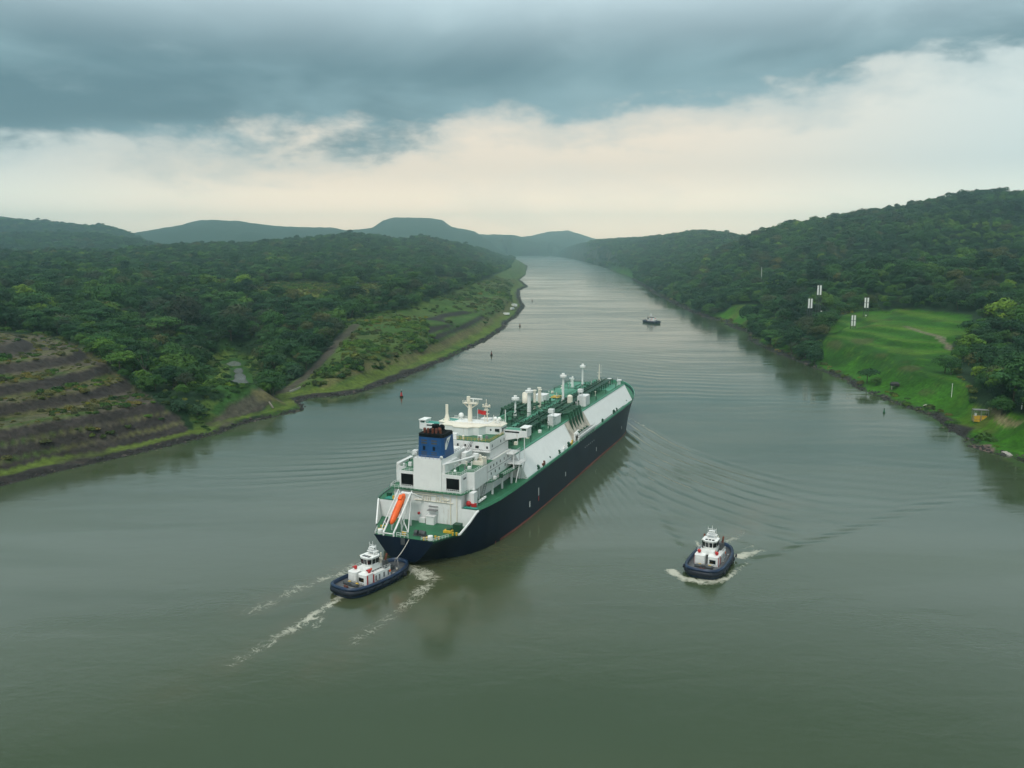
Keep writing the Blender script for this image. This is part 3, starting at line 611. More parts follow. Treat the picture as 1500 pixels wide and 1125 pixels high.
hull_o = hull.build('hull', M['navy'], ship, True)
try: hull_o.data.set_sharp_from_angle(angle=math.radians(40))
except Exception: pass
for side in (1, -1):
    strip(30, 262, lambda u: -0.3, lambda u: 0.75+0.2*math.sin(u*.05), side, 0.04, 60, 1).build('boot_stripe', M['boot'], hull_o)
    for u, z0, z1, wd in [(60.6, 4.9, 7.2, .55), (71.0, 6.6, 9.8, .38), (107, 5.2, 7.2, .42), (158, 4.8, 6.8, .45), (211, 5, 6.8, .45)]:
        strip(u-wd, u+wd, lambda u_, a=z0: a, lambda u_, a=z1: a, side, 0.05, 2, 1).build('hull_mark', M['white_clean'], hull_o)
    strip(70.7, 71.4, lambda u_: 4.4, lambda u_: 6.3, side, 0.05, 2, 1).build('hull_mark', M['red'], hull_o)
    for k in range(6):
        u = 137.5+k*3.1; strip(u, u+.55, lambda u_: 11.0, lambda u_: 11.55, side, 0.05, 2, 1).build('hull_mark', M['white_clean'], hull_o)
def deck_poly(u0, u1, z, inset=0.12, n=30):
    uu = np.linspace(u0, u1, n)
    return [(hull_half(u, min(z if not callable(z) else z(u), float(np.interp(u, U_, ZT))))-inset, u) for u in uu] + [(-(hull_half(u, min(z if not callable(z) else z(u), float(np.interp(u, U_, ZT))))-inset), u) for u in uu[::-1]]
MB().prism(deck_poly(0.05, 18.2, 9.3), 8.9, 9.42).build('mooring_deck', M['green'], ship)
zfo = lambda p: float(np.interp(p[1], U_, ZT))-0.18
MB().prism(deck_poly(18.2, 291.2, 15.6, n=80), 15.0, zfo).build('main_deck', M['green'], ship)
# white bulwarks at the stern ramps, edge cap along the hull
for side in (1, -1):
    b = MB(); uu = np.linspace(9.2, 18.0, 12)
    vs = [];
    for u in uu:
        zt = float(np.interp(u, U_, ZT))+.12; hb = float(hull_half(u, zt))
        vs += [(side*(float(hull_half(u, 9.4))-.4), u, 9.35), (side*(hb-.45), u, zt), (side*(hb+.06), u, zt+.03), (side*(hb+.06), u, zt-.55)]
    fs = []
    for i in range(len(uu)-1):
        for k in range(3): fs.append(((i*4+k), (i+1)*4+k, (i+1)*4+k+1, i*4+k+1)[::side])
    b.add(vs, fs); b.build('bulwark', M['white'], ship)
    gn = MB()
    for u0, u1 in [(18, 40), (40, 60)] + [(60+10*i, 70+10*i) for i in range(17)]:
        for u in np.arange(u0, u1-.1, 2.5):
            z = float(np.interp(u, U_, ZT)); z2 = float(np.interp(u+2.5, U_, ZT)); a = side*(hull_half(u, z)-.25); c_ = side*(hull_half(u+2.5, z2)-.25)
            gn.tube((a, u, z-.1), (a, u, z+1.1), .06, n=4); gn.tube((a, u, z+1.1), (c_, u+2.5, z2+1.1), .06, n=4); gn.tube((a, u, z+.55), (c_, u+2.5, z2+.55), .045, n=4)
    gn.build('side_railing', M['green_light'], ship)
    st = MB()
    for u in np.arange(62, 236, 1.0):
        z = 15.8; hb = hull_half(u, z)
        st.box(*sorted((side*(hb-1.15), side*(hb-.75))), u, u+1.0, 15.6, 16.15)
    st.build('deck_edge_strip', M['green_light'], ship)
fb = MB()
uu = np.linspace(244, 291.8, 34)
for side in (1, -1):
    vs = []
    for u in uu:
        z = float(np.interp(u, U_, ZT)); hb = max(float(hull_half(u, z)), .1); vs += [(side*(hb-.3), u, z-.3), (side*(hb-.3), u, z+1.0), (side*hb, u, z+1.0), (side*hb, u, z-.3)]
    fb.add(vs, [((i*4+k), (i+1)*4+k, (i+1)*4+k+1, i*4+k+1)[::side] for i in range(len(uu)-1) for k in range(3)])
fb.build('forecastle_bulwark', M['green_light'], ship)
# cargo trunk with sloping white sides
def trunk_side(side, u0, u1, out=0.0, zb=16.0, zt=24.9, vb=21.4, vt=16.4):
    return [(side*(vb+out), u0, zb), (side*(vt+out), u0, zt), (side*(vt+out), u1, zt), (side*(vb+out), u1, zb)]
tr = MB(); prof = [(-21.4, 16.0), (-16.4, 24.9), (16.4, 24.9), (21.4, 16.0)]; prof = [(-21.6, 15.3)] + prof + [(21.6, 15.3)]
vs = [(v, 62, z) for v, z in prof] + [(v*.985, 243.5, z) for v, z in prof]; n = len(prof)
tr.add(vs, [tuple(range(n)), tuple(range(2*n-1, n-1, -1))] + [(i, n+i, n+(i+1) % n, (i+1) % n) for i in range(n)])
trunk = tr.build('cargo_trunk', M['white_clean'], ship)
MB().box(-15.6, 15.6, 62.5, 243, 24.7, 25.05).build('trunk_deck', M['green'], ship)
for side in (1, -1):
    a, b = sorted((side*15.6, side*16.5)); MB().box(a, b, 62.2, 243.3, 24.75, 25.12).build('trunk_edge', M['green_light'], ship)
    MB().rail([(side*15.9, 62.5, 25.1), (side*15.9, 122, 25.1)], 1.1, .05, 2.5).rail([(side*15.9, 156, 25.1), (side*15.9, 243, 25.1)], 1.1, .05, 2.5).build('trunk_railing', M['green_light'], ship)
# front plate of the trunk and port deck fields of paler paint
MB().box(-15.2, -4.5, 176, 240, 25.0, 25.13).build('deck_field', M['green_light'], ship)
MB().box(-15.2, -5.5, 66, 92, 25.0, 25.13).build('deck_field', M['green_light'], ship)
MB().box(4, 14.5, 216, 241, 25.0, 25.11).build('deck_field', M['green_light'], ship)
# pipe rack along the trunk
rk = MB()
for v, z, r in [(7.4, 27.6, .42), (8.5, 27.6, .42), (9.6, 27.9, .34), (6.3, 28.3, .3), (5.3, 27.4, .36), (3.6, 27.6, .3)]:
    rk.tube((v, 70, z), (v, 240, z), r, n=8)
for u in np.arange(70, 241, 5.0):
    rk.box(2.9, 3.2, u, u+.35, 25, 28.6); rk.box(9.9, 10.2, u, u+.35, 25, 28.4); rk.box(2.9, 10.2, u, u+.35, 26.7, 27.05)
rk.build('pipe_rack', M['green_dark'], ship)
wk = MB().box(-0.2, 1.6, 70, 238, 27.0, 27.25)
for u in np.arange(72, 238, 6): wk.box(-.1, .1, u, u+.2, 25, 27); wk.box(1.3, 1.5, u, u+.2, 25, 27)
wk.rail([(1.5, 70, 27.2), (1.5, 238, 27.2)], 1.1, .05, 3).rail([(-.1, 70, 27.2), (-.1, 238, 27.2)], 1.1, .05, 3); wk.build('walkway', M['green_light'], ship)
random.seed(3)
for (u0, u1, v0, v1, k) in [(70, 100, -5, 3, 34), (104, 122, -9, 12, 40), (124, 160, -9, 12, 80), (160, 178, -4, 12, 36), (200, 222, -3, 4, 26)]:
    pc = MB()
    for _ in range(k):
        u = random.uniform(u0, u1); v = random.uniform(v0, v1); z = random.uniform(25.4, 28.6); r = random.uniform(.14, .36)
        if random.random() < .45: pc.tube((v, u, z), (v, min(u1, u+random.uniform(3, 12)), z), r, n=6)
        elif random.random() < .6: pc.tube((v, u, z), (v+random.uniform(2, 6)*(1 if v < 2 else -1), u, z), r, n=6)
        else: pc.tube((v, u, 25), (v, u, z+random.uniform(0, 1.6)), r, n=6); pc.ball((v, u, z+.9), r*1.9, 6, 4)
    pc.build('cargo_piping', M['green_dark'], ship)
# manifold with loading arms dropping to the starboard and port platforms
for side in (1, -1):
    mf = MB()
    for i in range(5):
        u = 132+i*4.4; mf.tube((side*4, u, 28.2), (side*16.6, u, 28.2), .62, n=8); mf.tube((side*16.6, u, 28.2), (side*18.9, u, 18.6), .62, n=8); mf.ball((side*16.6, u, 28.2), .85, 8, 5); mf.tube((side*18.9, u, 18.7), (side*21.5, u, 18.7), .5, n=8)
        mf.box(*sorted((side*9, side*9.4)), u-.2, u+.2, 25, 28)
    mf.tube((side*8, 128, 29.2), (side*8, 154, 29.2), .4, n=6).tube((side*12, 128, 29.0), (side*12, 154, 29.0), .4, n=6)
    mf.build('cargo_manifold', M['green_dark'], ship)
    rc = MB().add(*(lambda p: (p, [(0, 1, 2, 3)][:1] if side < 0 else [(3, 2, 1, 0)]))(trunk_side(side, 125, 156, .06, 16.4, 24.6, 21.3, 16.5)))
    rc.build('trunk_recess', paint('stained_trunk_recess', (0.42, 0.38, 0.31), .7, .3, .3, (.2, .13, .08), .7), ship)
    pl = MB().box(*sorted((side*16.9, side*22.6)), 129, 157, 17.7, 17.95); pl.build('drip_tray', M['dark_grey'], ship)
    ps = MB().box(*sorted((side*22.0, side*22.7)), 129, 157, 17.3, 18.3)
    for i in range(9): ps.box(*sorted((side*21.9, side*22.6)), 129+i*3.4, 129.5+i*3.4, 15.6, 17.4)
    ps.rail([(side*22.3, 129, 18.3), (side*22.3, 157, 18.3)], 1.2, .08, 2)
    ps.build('manifold_platform', M['white'], ship)
    MB().tube((side*21, 127, 16), (side*21, 127, 20), .5, n=10).tube((side*21, 127, 20), (side*21.6, 131, 21), .3).build('hose_davit', M['white'], ship)
    MB().ball((side*20.6, 131.5, 18.8), 1.3, 10, 6, .8).build('hose_drum', M['white_clean'], ship)
# deck equipment on the trunk
MB().box(10.6, 14.6, 119, 126, 25, 28.8).box(10.4, 14.8, 118.8, 126.2, 28.8, 29.05).build('motor_house', M['white'], ship)
MB().box(10.4, 14.8, 166.5, 174, 25, 30.2).prism([(10.4, 174), (14.8, 174), (13.2, 178), (12, 178)], 25, 29.6).build('compressor_house', M['white'], ship)
MB().prism([(-14.5, 172), (-9.8, 172), (-8.6, 174), (-8.6, 179), (-14.5, 179)], 25, 28.4).build('compressor_house', M['white'], ship)
MB().box(-14, -7.5, 96, 103, 25, 28.8).box(-13.2, -8.6, 97, 101, 28.8, 30.3).build('compressor_house', M['white'], ship)
MB().tube((-10.2, 147, 25), (-10.2, 147, 33.4), 1.7, n=14).ball((-10.2, 147, 33.4), 1.7, 12, 6, .5).build('process_tank', M['cream'], ship, True)
for v, u in ((-6.6, 150), (-5.0, 153.5), (-7.2, 158.6)):
    MB().tube((v, u, 25), (v, u, 34.4), .62, n=10).tube((v, u, 34.4), (v, u, 34.9), 1.0, n=10).build('vent_pipe', M['cream'], ship)
MB().tube((8.5, 160, 25), (8.5, 160, 31), 1.35, n=12).ball((8.5, 160, 31), 1.35, 10, 6, .6).tube((8.5, 160, 26.2), (8.5, 160, 26.6), 1.8, n=12).build('process_tank', M['cream'], ship)
MB().box(-9.5, -4.5, 184, 190, 25.02, 25.6).build('hatch_cover', M['yellow'], ship)
MB().box(-12.5, -9, 178.5, 182, 25.02, 25.7).build('hatch_cover', M['white'], ship)
def vent_mast(v, u, h, r=.55, head=1.9):
    m = MB().tube((v, u, 24.9), (v, u, 24.9+h), r*1.15, r*.85, 10).tube((v, u, 24.9+h), (v, u, 25.9+h), head, head, 12)
    m.tube((v, u, 25.9+h), (v, u, 26.9+h), head*.45, n=8).tube((v-.9, u-.5, 25), (v, u, 25+h*.55), .12, n=4).tube((v+.9, u-.5, 25), (v, u, 25+h*.55), .12, n=4).tube((v, u+1.2, 25), (v, u, 25+h*.55), .12, n=4)
    return m.build('vent_mast', M['white_clean'], ship)
vent_mast(-9.2, 130, 8.4, .5, 1.8); vent_mast(-2.2, 129.6, 12.4, .9, 1.9); vent_mast(3.3, 165.2, 14.8, .55, 1.7); vent_mast(-1.7, 217.6, 12.4, .5, 1.6); vent_mast(-8.6, 221, 4.5, .7, 1.0)
for v, u, h in ((13.7, 114.8, 8.2), (12.3, 166, 9.0)):
    lt = MB()
    for a, b in ((-.8, -.8), (.8, -.8), (.8, .8), (-.8, .8)): lt.tube((v+a, u+b, 25), (v+a, u+b, 25+h), .13, n=4)
    for k in range(int(h/1.4)):
        z = 25.7+k*1.4
        for (a, b), (c_, d_) in zip(((-.8, -.8), (.8, -.8), (.8, .8), (-.8, .8)), ((.8, -.8), (.8, .8), (-.8, .8), (-.8, -.8))): lt.tube((v+a, u+b, z), (v+c_, u+d_, z), .09, n=4)
    lt.box(v-1.2, v+1.2, u-1.2, u+1.2, 25+h-1.6, 25+h); lt.build('access_tower', M['white'], ship)
fm_ = MB().tube((2.2, 239, 24.9), (2.2, 239, 28.4), 1.0, .45, 8).tube((2.2, 239, 28.4), (2.2, 239, 36.5), .42, .18, 8)
for z in (29.5, 31.5): fm_.tube((.8, 239, z), (3.6, 239, z), .1, n=4)
fm_.tube((3.2, 239, 31.5), (3.2, 239, 36), .06, n=4); fm_.build('foremast', M['cream'], ship)
for v, u, h in ((14.6, 238, 2.6), (7.5, 243, 2.2), (-12.5, 232, 3.0)):
    MB().tube((v, u, 25), (v, u, 25+h), .75, n=10).tube((v, u, 25+h), (v, u, 25.6+h), 1.35, n=12).build('mushroom_vent', M['white'], ship)
for (v, u, s_) in [(20.6, 76, 1.1), (20.4, 92, .8), (20.7, 104, .9), (20.5, 118, 1.4), (20.6, 124, .8), (21, 176, .9), (20.8, 200, 1.2), (20.6, 207, .9), (19.6, 232, 1.2), (20.4, 84, .7), (-20.6, 80, 1), (-20.6, 200, 1), (17.5, 246, 1.2), (15, 254, 1.2)]:
    MB().box(v-s_*.7, v+s_*.7, u-s_*1.4, u+s_*1.4, 15.6, 15.9+s_*.7).tube((v-.5*s_, u, 15.9), (v+.5*s_, u, 16.9+s_*.6), s_*.55, n=8).build('mooring_winch', M['green_dark'], ship)
for (v, u, m_) in [(20.9, 82, 'rust'), (20.7, 122, 'yellow'), (20.9, 110, 'white')]:
    MB().box(v-.6, v+.6, u-1.2, u+1.2, 15.6, 17.0).tube((v, u+1.8, 15.6), (v, u+1.8, 17.6), .5, n=8).build('deck_locker', M[m_], ship)

# ---- deckhouse
def slab(name, mat, pts, z0, z1): return MB().prism(pts, z0, z1).build(name, M[mat], ship)
def windows(host, spots, nrm, w_=.55, h_=.75):
    for (v, u, z) in spots:
        if nrm == 'u': MB().box(v-w_, v+w_, u-.05, u+.02, z-h_/1.0, z+h_).build('window', M['glass'], host)
        else: MB().box(v-.02, v+.05, u-w_, u+w_, z-h_, z+h_).build('window', M['glass'], host)
lowh = MB().prism([(-13, 18), (13, 18), (13, 34), (14, 34), (14, 61), (-14, 61), (-14, 34), (-13, 34)], 9.3, 20.7)
lower = lowh.build('engine_casing_base', M['white'], ship)
ab = MB(); zz_ = np.linspace(9.35, 15.7, 9); ab.v = [(s_*(float(hull_half(18.1, z))-.35), 18.05, float(z)) for z in zz_ for s_ in (-1, 1)]
ab.f = [(2*k, 2*k+1, 2*k+3, 2*k+2) for k in range(8)]; ab.build('aft_bulkhead', M['white'], ship)
slab('casing_deck', 'green', [(-13.8, 16.6), (13.6, 16.6), (14.6, 20), (15, 33), (17.2, 36), (19.2, 62), (-19.2, 62), (-17.2, 36), (-15, 33), (-14.6, 20)], 20.7, 20.95)
MB().rail([(13.5, 16.7, 20.95), (14.5, 20, 20.95), (14.9, 33, 20.95), (17.1, 36, 20.95), (19.1, 61.8, 20.95)], 1.1, .06, 1.6).rail([(-13.7, 16.7, 20.95), (13.5, 16.7, 20.95)], 1.1, .06, 1.6).rail([(-13.7, 16.7, 20.95), (-14.5, 20, 20.95), (-14.9, 33, 20.95), (-17.1, 36, 20.95)], 1.1, .06, 1.6).build('catwalk_railing', M['white'], ship)
for u in (21, 26, 31, 38, 46, 54, 61):
    for side in (1, -1):
        vv = np.interp(u, [18, 33, 36, 62], [14, 14.6, 16.8, 18.9]); MB().box(*sorted((side*(vv-.3), side*(vv-.9))), u, u+.6, 15.6, 20.7).build('pillar', M['white'], ship)
MB().box(13.2, 16.5, 21, 24, 15.6, 20.7).build('stair_house', M['white'], ship)
casing = slab('engine_casing', 'white_clean', [(-5.2, 18), (5.5, 18), (5.5, 39), (-5.2, 39)], 20.9, 32.2)
sth = slab('side_casing', 'white', [(5.5, 18.4), (12.9, 18.4), (12.9, 23.2), (15.4, 24.2), (15.4, 35.5), (5.5, 35.5)], 20.9, 27.2)
pth = slab('side_casing', 'white', [(-5.2, 18.4), (-11.0, 18.4), (-11.0, 23.2), (-15.4, 24.2), (-15.4, 35.5), (-5.2, 35.5)][::-1], 20.9, 27.0)
slab('side_casing_roof', 'green', [(6.6, 18.8), (12.5, 18.8), (12.5, 23.5), (15, 24.5), (15, 35.2), (6.6, 35.2)], 27.2, 27.34)
slab('side_casing_roof', 'green', [(-10.6, 18.8), (-5.6, 18.8), (-5.6, 35.2), (-15, 35.2), (-15, 24.5), (-10.6, 23.5)], 27.0, 27.14)
MB().rail([(6.4, 18.6, 27.2), (12.7, 18.6, 27.2), (12.7, 23.4, 27.2), (15.2, 24.4, 27.2), (15.2, 35.2, 27.2)], 1.1, .06, 1.5).build('roof_railing', M['white'], ship)
MB().rail([(-5.4, 18.6, 27), (-10.8, 18.6, 27), (-10.8, 23.4, 27), (-15.2, 24.4, 27), (-15.2, 35, 27)], 1.1, .06, 1.5).build('roof_railing', M['white'], ship)
MB().box(7.3, 12.1, 18.25, 18.5, 21.6, 25.9).build('louvre', M['black'], sth)
MB().box(-10.3, -5.6, 18.25, 18.5, 21.7, 26.0).build('louvre', M['black'], pth)
for host, v0 in ((sth, 7.3), (pth, -10.3)):
    MB().rail([(v0-.2, 17.9, 20.95), (v0+5, 17.9, 20.95)], 1.2, .07, .7).build('guard_rail', M['white'], host)
MB().box(5.5, 6.4, 19, 30, 27.2, 30.5).box(6.4, 8.2, 33, 39, 27.2, 31.5).build('casing_stair', M['white'], ship)
MB().box(12.92, 12.98, 20.2, 22.4, 25.3, 25.9).build('sign_plate', M['dark_grey'], sth)
# pipes and fittings on the aft bulkhead
pb = MB()
pb.path([(-9, 17.8, 20.1), (6, 17.8, 20.1), (6, 17.8, 18.2), (8.5, 17.8, 18.2)], .28).path([(-9, 17.7, 19.4), (3.6, 17.7, 19.4), (3.6, 17.7, 17.2)], .22).path([(-5, 17.8, 17.2), (10, 17.8, 17.2)], .2)
for v in (-1.5, -.6, .4, 1.2, 4.4, 5.3, 6.6, 7.4): pb.tube((v, 17.7, 17.2), (v, 17.7, 18.9), .2, n=6)
pb.tube((9.0, 17.8, 9.4), (9.0, 17.8, 20.6), .2, n=6).tube((11.4, 17.8, 9.4), (11.4, 17.8, 20.6), .2, n=6); pb.build('bulkhead_piping', M['cream'], ship)
MB().box(.6, 4.2, 16.2, 17.95, 14.1, 14.4).box(.6, 4.2, 17.6, 17.95, 15.3, 15.5).build('pipe_shelf', M['grey'], ship)
MB().box(0.6, 3.6, 15.4, 17.9, 9.4, 12.3).box(.4, 3.8, 15.2, 18, 12.3, 12.5).build('store_locker', M['white'], ship)
MB().box(-2.6, -.2, 16.4, 17.6, 9.4, 11.2).build('hose_cabinet', M['white'], ship)
MB().ball((-2.9, 17, 12.6), .55, 8, 5).build('hose_reel', M['red'], ship)
MB().ball((14.6, 20.7, 16.9), 1.0, 8, 6).box(15.6, 17.2, 20.6, 21.8, 15.7, 17.0).build('hose_reel', M['red'], ship)
MB().box(13.4, 18.6, 18.6, 20.3, 15.76, 15.95).build('teal_deck_patch', M['teal'], ship)
MB().box(-17.5, -12.8, 18.6, 24, 15.76, 15.95).build('teal_deck_patch', M['teal'], ship)
MB().box(-14.2, -10.6, 18.6, 22, 16.0, 17.2).build('deck_cover', M['yellow'], ship)
# funnel
fn = MB(); fb_ = [(-3.9, 20), (4.7, 20), (5.6, 21), (5.6, 28.6), (4.7, 29.6), (-3.9, 29.6), (-4.8, 28.6), (-4.8, 21)]
ft = [(v*.94+.05, u*.96+.9) for v, u in fb_]
funnel = fn.prism(fb_, 32.2, 39.4, ft).build('funnel', M['blue'], ship)
ft2 = [(v*.93+.05, u*.95+1.1) for v, u in fb_]
MB().prism(ft, 39.4, 40.5, ft2).build('soot_band', M['black'], funnel)
MB().prism([(v*.7, (u-25)*.7+25) for v, u in ft2], 40.4, 41.3, [(v*.55, (u-25)*.55+25) for v, u in ft2]).build('exhaust_deck', M['black'], funnel)
for v, u in ((-2.6, 22.2), (-1.2, 22), (.6, 22), (1.9, 22.2), (3.2, 22.6), (2.2, 24)):
    MB().tube((v, u, 40.2), (v, u-.2, 42.2), .5, n=8).build('exhaust_pipe', M['rust'], funnel)
MB().tube((0, 25.5, 40.5), (0, 25.5, 43.0), 1.5, 1.3, 12).ball((2.2, 26, 42), 1.1, 8, 5).build('exhaust_pipe', M['black'], funnel)
for v in (-1.9, 1.9):
    for z0, z1 in ((37.0, 37.6), (38.0, 38.5), (33.2, 33.5), (33.9, 34.2)):
        f_ = (z0-32.2)/7.2; MB().box(v-1.1, v+1.1, 20+f_*.1-.03, 20.3, z0, z1).build('funnel_louvre', M['dark_grey'], funnel)
    MB().box(v-.5, v+.4, 19.98, 20.3, 34.8, 36.2).build('funnel_louvre', M['navy'], funnel)
def on_side(u, z): t = (z-32.2)/7.2; return 5.6+(5.31-5.6)*t+.05
lg = MB(); pts = [(21.3, 35.2), (22.4, 35.0), (26.0, 38.6), (26.6, 39.1), (23.4, 38.9), (21.6, 37.0)]
lg.add([(on_side(u, z), u, z) for u, z in pts] + [(on_side(u, z)-.1, u, z) for u, z in pts], [tuple(range(6)), tuple(range(11, 5, -1))]); lg.build('funnel_emblem', M['white_clean'], funnel)
lt = MB(); # small dark strokes on the white emblem
for (ua, za, ub, zb) in [(23.2, 36.6, 23.2, 38.2), (23.2, 37.4, 24.4, 38.1), (23.2, 37.3, 24.3, 37.0)]: lt.tube((on_side(ua, za), ua, za), (on_side(ub, zb), ub, zb), .1, n=4)
lt.build('emblem_letter', M['blue'], funnel)
MB().rail([(-5, 18.2, 32.2), (5.4, 18.2, 32.2), (5.4, 36, 32.2)], 1.1, .06, 1.4).rail([(-5.1, 18.2, 32.2), (-5.1, 36, 32.2)], 1.1, .06, 1.4).build('funnel_deck_railing', M['grey'], ship)
MB().ball((5.2, 18.9, 32.9), .6, 8, 6).build('light_globe', M['white_clean'], ship)
# accommodation
t1 = slab('accommodation_block', 'white', [(-15.2, 36.5), (15.2, 36.5), (15.2, 60.5), (-15.2, 60.5)], 20.9, 27.4)
slab('accommodation_deck', 'green', [(-15.4, 36.3), (15.4, 36.3), (15.4, 41.6), (-15.4, 41.6)], 27.4, 27.56)
t2 = slab('accommodation_block', 'white', [(-14, 41.5), (14, 41.5), (14, 60.3), (-14, 60.3)], 27.5, 33.85)
slab('accommodation_deck', 'green', [(-13.8, 41.7), (13.8, 41.7), (13.8, 60), (-13.8, 60)], 33.85, 34.0)
for z in (24.2, 30.6): MB().box(4, 14.6, 40.0, 41.6, z-.1, z+.1).rail([(4, 40.1, z), (14.5, 40.1, z), (14.5, 41.4, z)], 1.1, .06, 1.5).build('balcony', M['white'], ship); MB().box(-14.6, -4, 40.0, 41.6, z-.1, z+.1).build('balcony', M['white'], ship)
MB().rail([(-13.6, 41.8, 34), (13.7, 41.8, 34), (13.7, 56, 34)], 1.1, .06, 1.4).rail([(-13.7, 41.8, 34), (-13.7, 56, 34)], 1.1, .06, 1.4).build('bridge_deck_railing', M['yellow'], ship)
MB().prism([(-1.8, 41.6), (.6, 41.6), (.6, 43.5), (-1.8, 43.5)], 34, 36.2).build('stair_house', M['white_clean'], ship)
windows(t2, [(v, 41.5, 32.2) for v in (1.2, 4.2, 6.4)] + [(9, 41.5, 31.9), (13, 41.5, 32)] + [(2.8, 41.5, 29)] + [(-v, 41.5, 32.2) for v in (4.2, 8, 11)], 'u', .35, .45)
windows(t2, [(9, 41.5, 31.9)], 'u', .7, .5)
windows(t2, [(14, u, 32.2) for u in (44, 52.5, 56)], 'v', .3, .5)
windows(t1, [(15.2, u, 25.4) for u in (39.5, 42.5, 45.5, 49, 53, 57)] + [(15.2, u, 22.8) for u in (40, 44, 48, 54)], 'v', .35, .5)
windows(t1, [(10.5, 36.5, 25.2), (12.5, 36.5, 23)], 'u', .45, .5)
MB().rail([(15.3, 41, 27.5), (15.3, 60, 27.5)], .15, .05, 3).build('ledge', M['cream'], t1)
# wing platforms beside the forward end of the block
for side in (1, -1):
    pf = MB().box(*sorted((side*14, side*18.4)), 55, 62, 26.6, 26.85).box(*sorted((side*14, side*20.6)), 56, 63.5, 22.6, 22.85)
    pf.rail([(side*14.2, 55, 26.8), (side*18.3, 55, 26.8), (side*18.3, 62, 26.8)], 1.1, .07, 1.4).rail([(side*15.3, 56, 22.8), (side*20.5, 56, 22.8), (side*20.5, 63.4, 22.8)], 1.1, .07, 1.4)
    for vv, u in ((18, 55.3), (18, 61.6)): pf.box(*sorted((side*vv, side*(vv+.35))), u, u+.35, 20.9, 26.7)
    for vv, u in ((20, 57), (20, 63)): pf.tube((side*(vv-1), u-1.5, 15.6), (side*vv, u, 22.6), .2, n=6)
    pf.build('side_platform', M['white'], ship)
# wheelhouse with its roof, and the enclosed bridge wings
wpts = [(-9.4, 50.5), (-5, 50.5), (-3.6, 48.5), (2.2, 48.5), (3.6, 50.5), (5.8, 50.5), (7.2, 54), (13.0, 55.5), (13.0, 61.0), (10.4, 63.6), (-10.4, 63.6), (-13.0, 61.0), (-13.0, 55.5), (-9.4, 54)]
wheel = slab('wheelhouse', 'white', wpts, 33.9, 37.0)
slab('wheelhouse_roof', 'cream', [(v*1.03, (u-56)*1.03+56) for v, u in wpts], 37.0, 37.35)
MB().prism([(-7, 56.5), (7, 56.5), (7, 62.5), (-7, 62.5)], 37.35, 37.5).build('monkey_island', M['white_clean'], ship)
windows(wheel, [(9, 54.48, 35.7), (11, 54.98, 35.7)], 'u', .4, .4)
MB().box(10.6, 12.4, 54.9, 55.6, 35.1, 36.2).build('window', M['glass'], wheel)
for u in (56.6, 58, 59.4): MB().box(12.9, 13.05, u, u+1.0, 34.9, 36.3).build('window', M['glass'], wheel)
MB().prism([(10.6, 63.4), (13.0, 61.1), (13.1, 61.2), (10.7, 63.5)], 34.9, 36.3).build('window', M['glass'], wheel)
MB().box(-10, 10, 63.5, 63.65, 34.9, 36.3).build('window', M['glass'], wheel)
for side in (1, -1):
    wg = MB()
    a, b = 13.0, 22.8
    zl = [(a, 31.2), (b-2, 33.0), (b, 33.2)]
    vs = [];
    for v, z in zl: vs += [(side*v, 57.5, z), (side*v, 62.3, z), (side*v, 62.3, 35.6), (side*v, 57.5, 35.6)]
    fs = [(0, 1, 2, 3)[::-side], (8, 9, 10, 11)[::side]]
    for i in (0, 4):
        for k in range(4): fs.append((i+k, i+(k+1) % 4, i+4+(k+1) % 4, i+4+k)[::side])
    wg.add(vs, fs); wing = wg.build('bridge_wing', M['white'], ship)
    MB().box(*sorted((side*13.8, side*19.6)), 57.44, 57.52, 34.6, 35.15).build('window', M['glass'], wing)
    MB().box(*sorted((side*13.4, side*22.4)), 57.9, 61.9, 35.58, 35.66).build('wing_deck', M['green_light' if side > 0 else 'teal'], wing)
    MB().box(*sorted((side*20.0, side*23.1)), 57.3, 62.6, 36.6, 36.9).box(*sorted((side*22.5, side*22.8)), 57.5, 62.3, 35.6, 36.6).box(*sorted((side*20.2, side*20.5)), 57.5, 62.3, 35.6, 36.6).build('wing_shelter', M['white_clean'], wing)
    MB().tube((side*21.6, 58, 25), (side*21.6, 58, 33.2), .18, n=6).build('wing_support', M['white'], wing)
MB().box(-12.6, -3.5, 57.5, 62, 37.0, 37.45).build('teal_roof_patch', M['teal'], ship)
# masts and domes on the wheelhouse roof
rm = MB().tube((-1.2, 58.5, 37.2), (-1.2, 58.5, 44.6), .95, .75, 12).box(-3.8, 1.9, 57.4, 59.8, 44.6, 44.9).tube((-1.8, 58.5, 44.9), (-1.8, 58.5, 47.4), .75, .7, 10)
rm.tube((-3.9, 58.5, 44.6), (-2, 58.5, 43), .2).tube((2, 58.5, 44.6), (-.4, 58.5, 43), .2).rail([(-3.8, 57.4, 44.9), (1.9, 57.4, 44.9), (1.9, 59.7, 44.9)], 1, .06, 1)
radar = rm.build('radar_mast', M['cream'], ship)
MB().box(-1.2, 4.0, 58.3, 58.6, 46.4, 46.8).tube((.2, 58.45, 44.9), (.2, 58.45, 46.5), .22).build('radar_scanner', M['white_clean'], radar)
sm = MB()
for a, b in ((4.2, 60), (5.6, 60), (4.9, 61.2)): sm.tube((a, b, 37.4), (4.9+(a-4.9)*.4, 60.4+(b-60.4)*.4, 44.8), .15, n=5)
for z in (39, 40.5, 42, 43.5): sm.box(4.0, 5.8, 59.8, 61.2, z, z+.14)
sm.box(3.2, 6.6, 60.3, 60.5, 43.2, 43.5).tube((4.9, 60.4, 44.5), (4.9, 60.4, 46.4), .1).ball((6.2, 60.4, 43.9), .45, 6, 5).ball((3.6, 60.4, 44.0), .4, 6, 5); sm.build('signal_mast', M['cream'], ship)
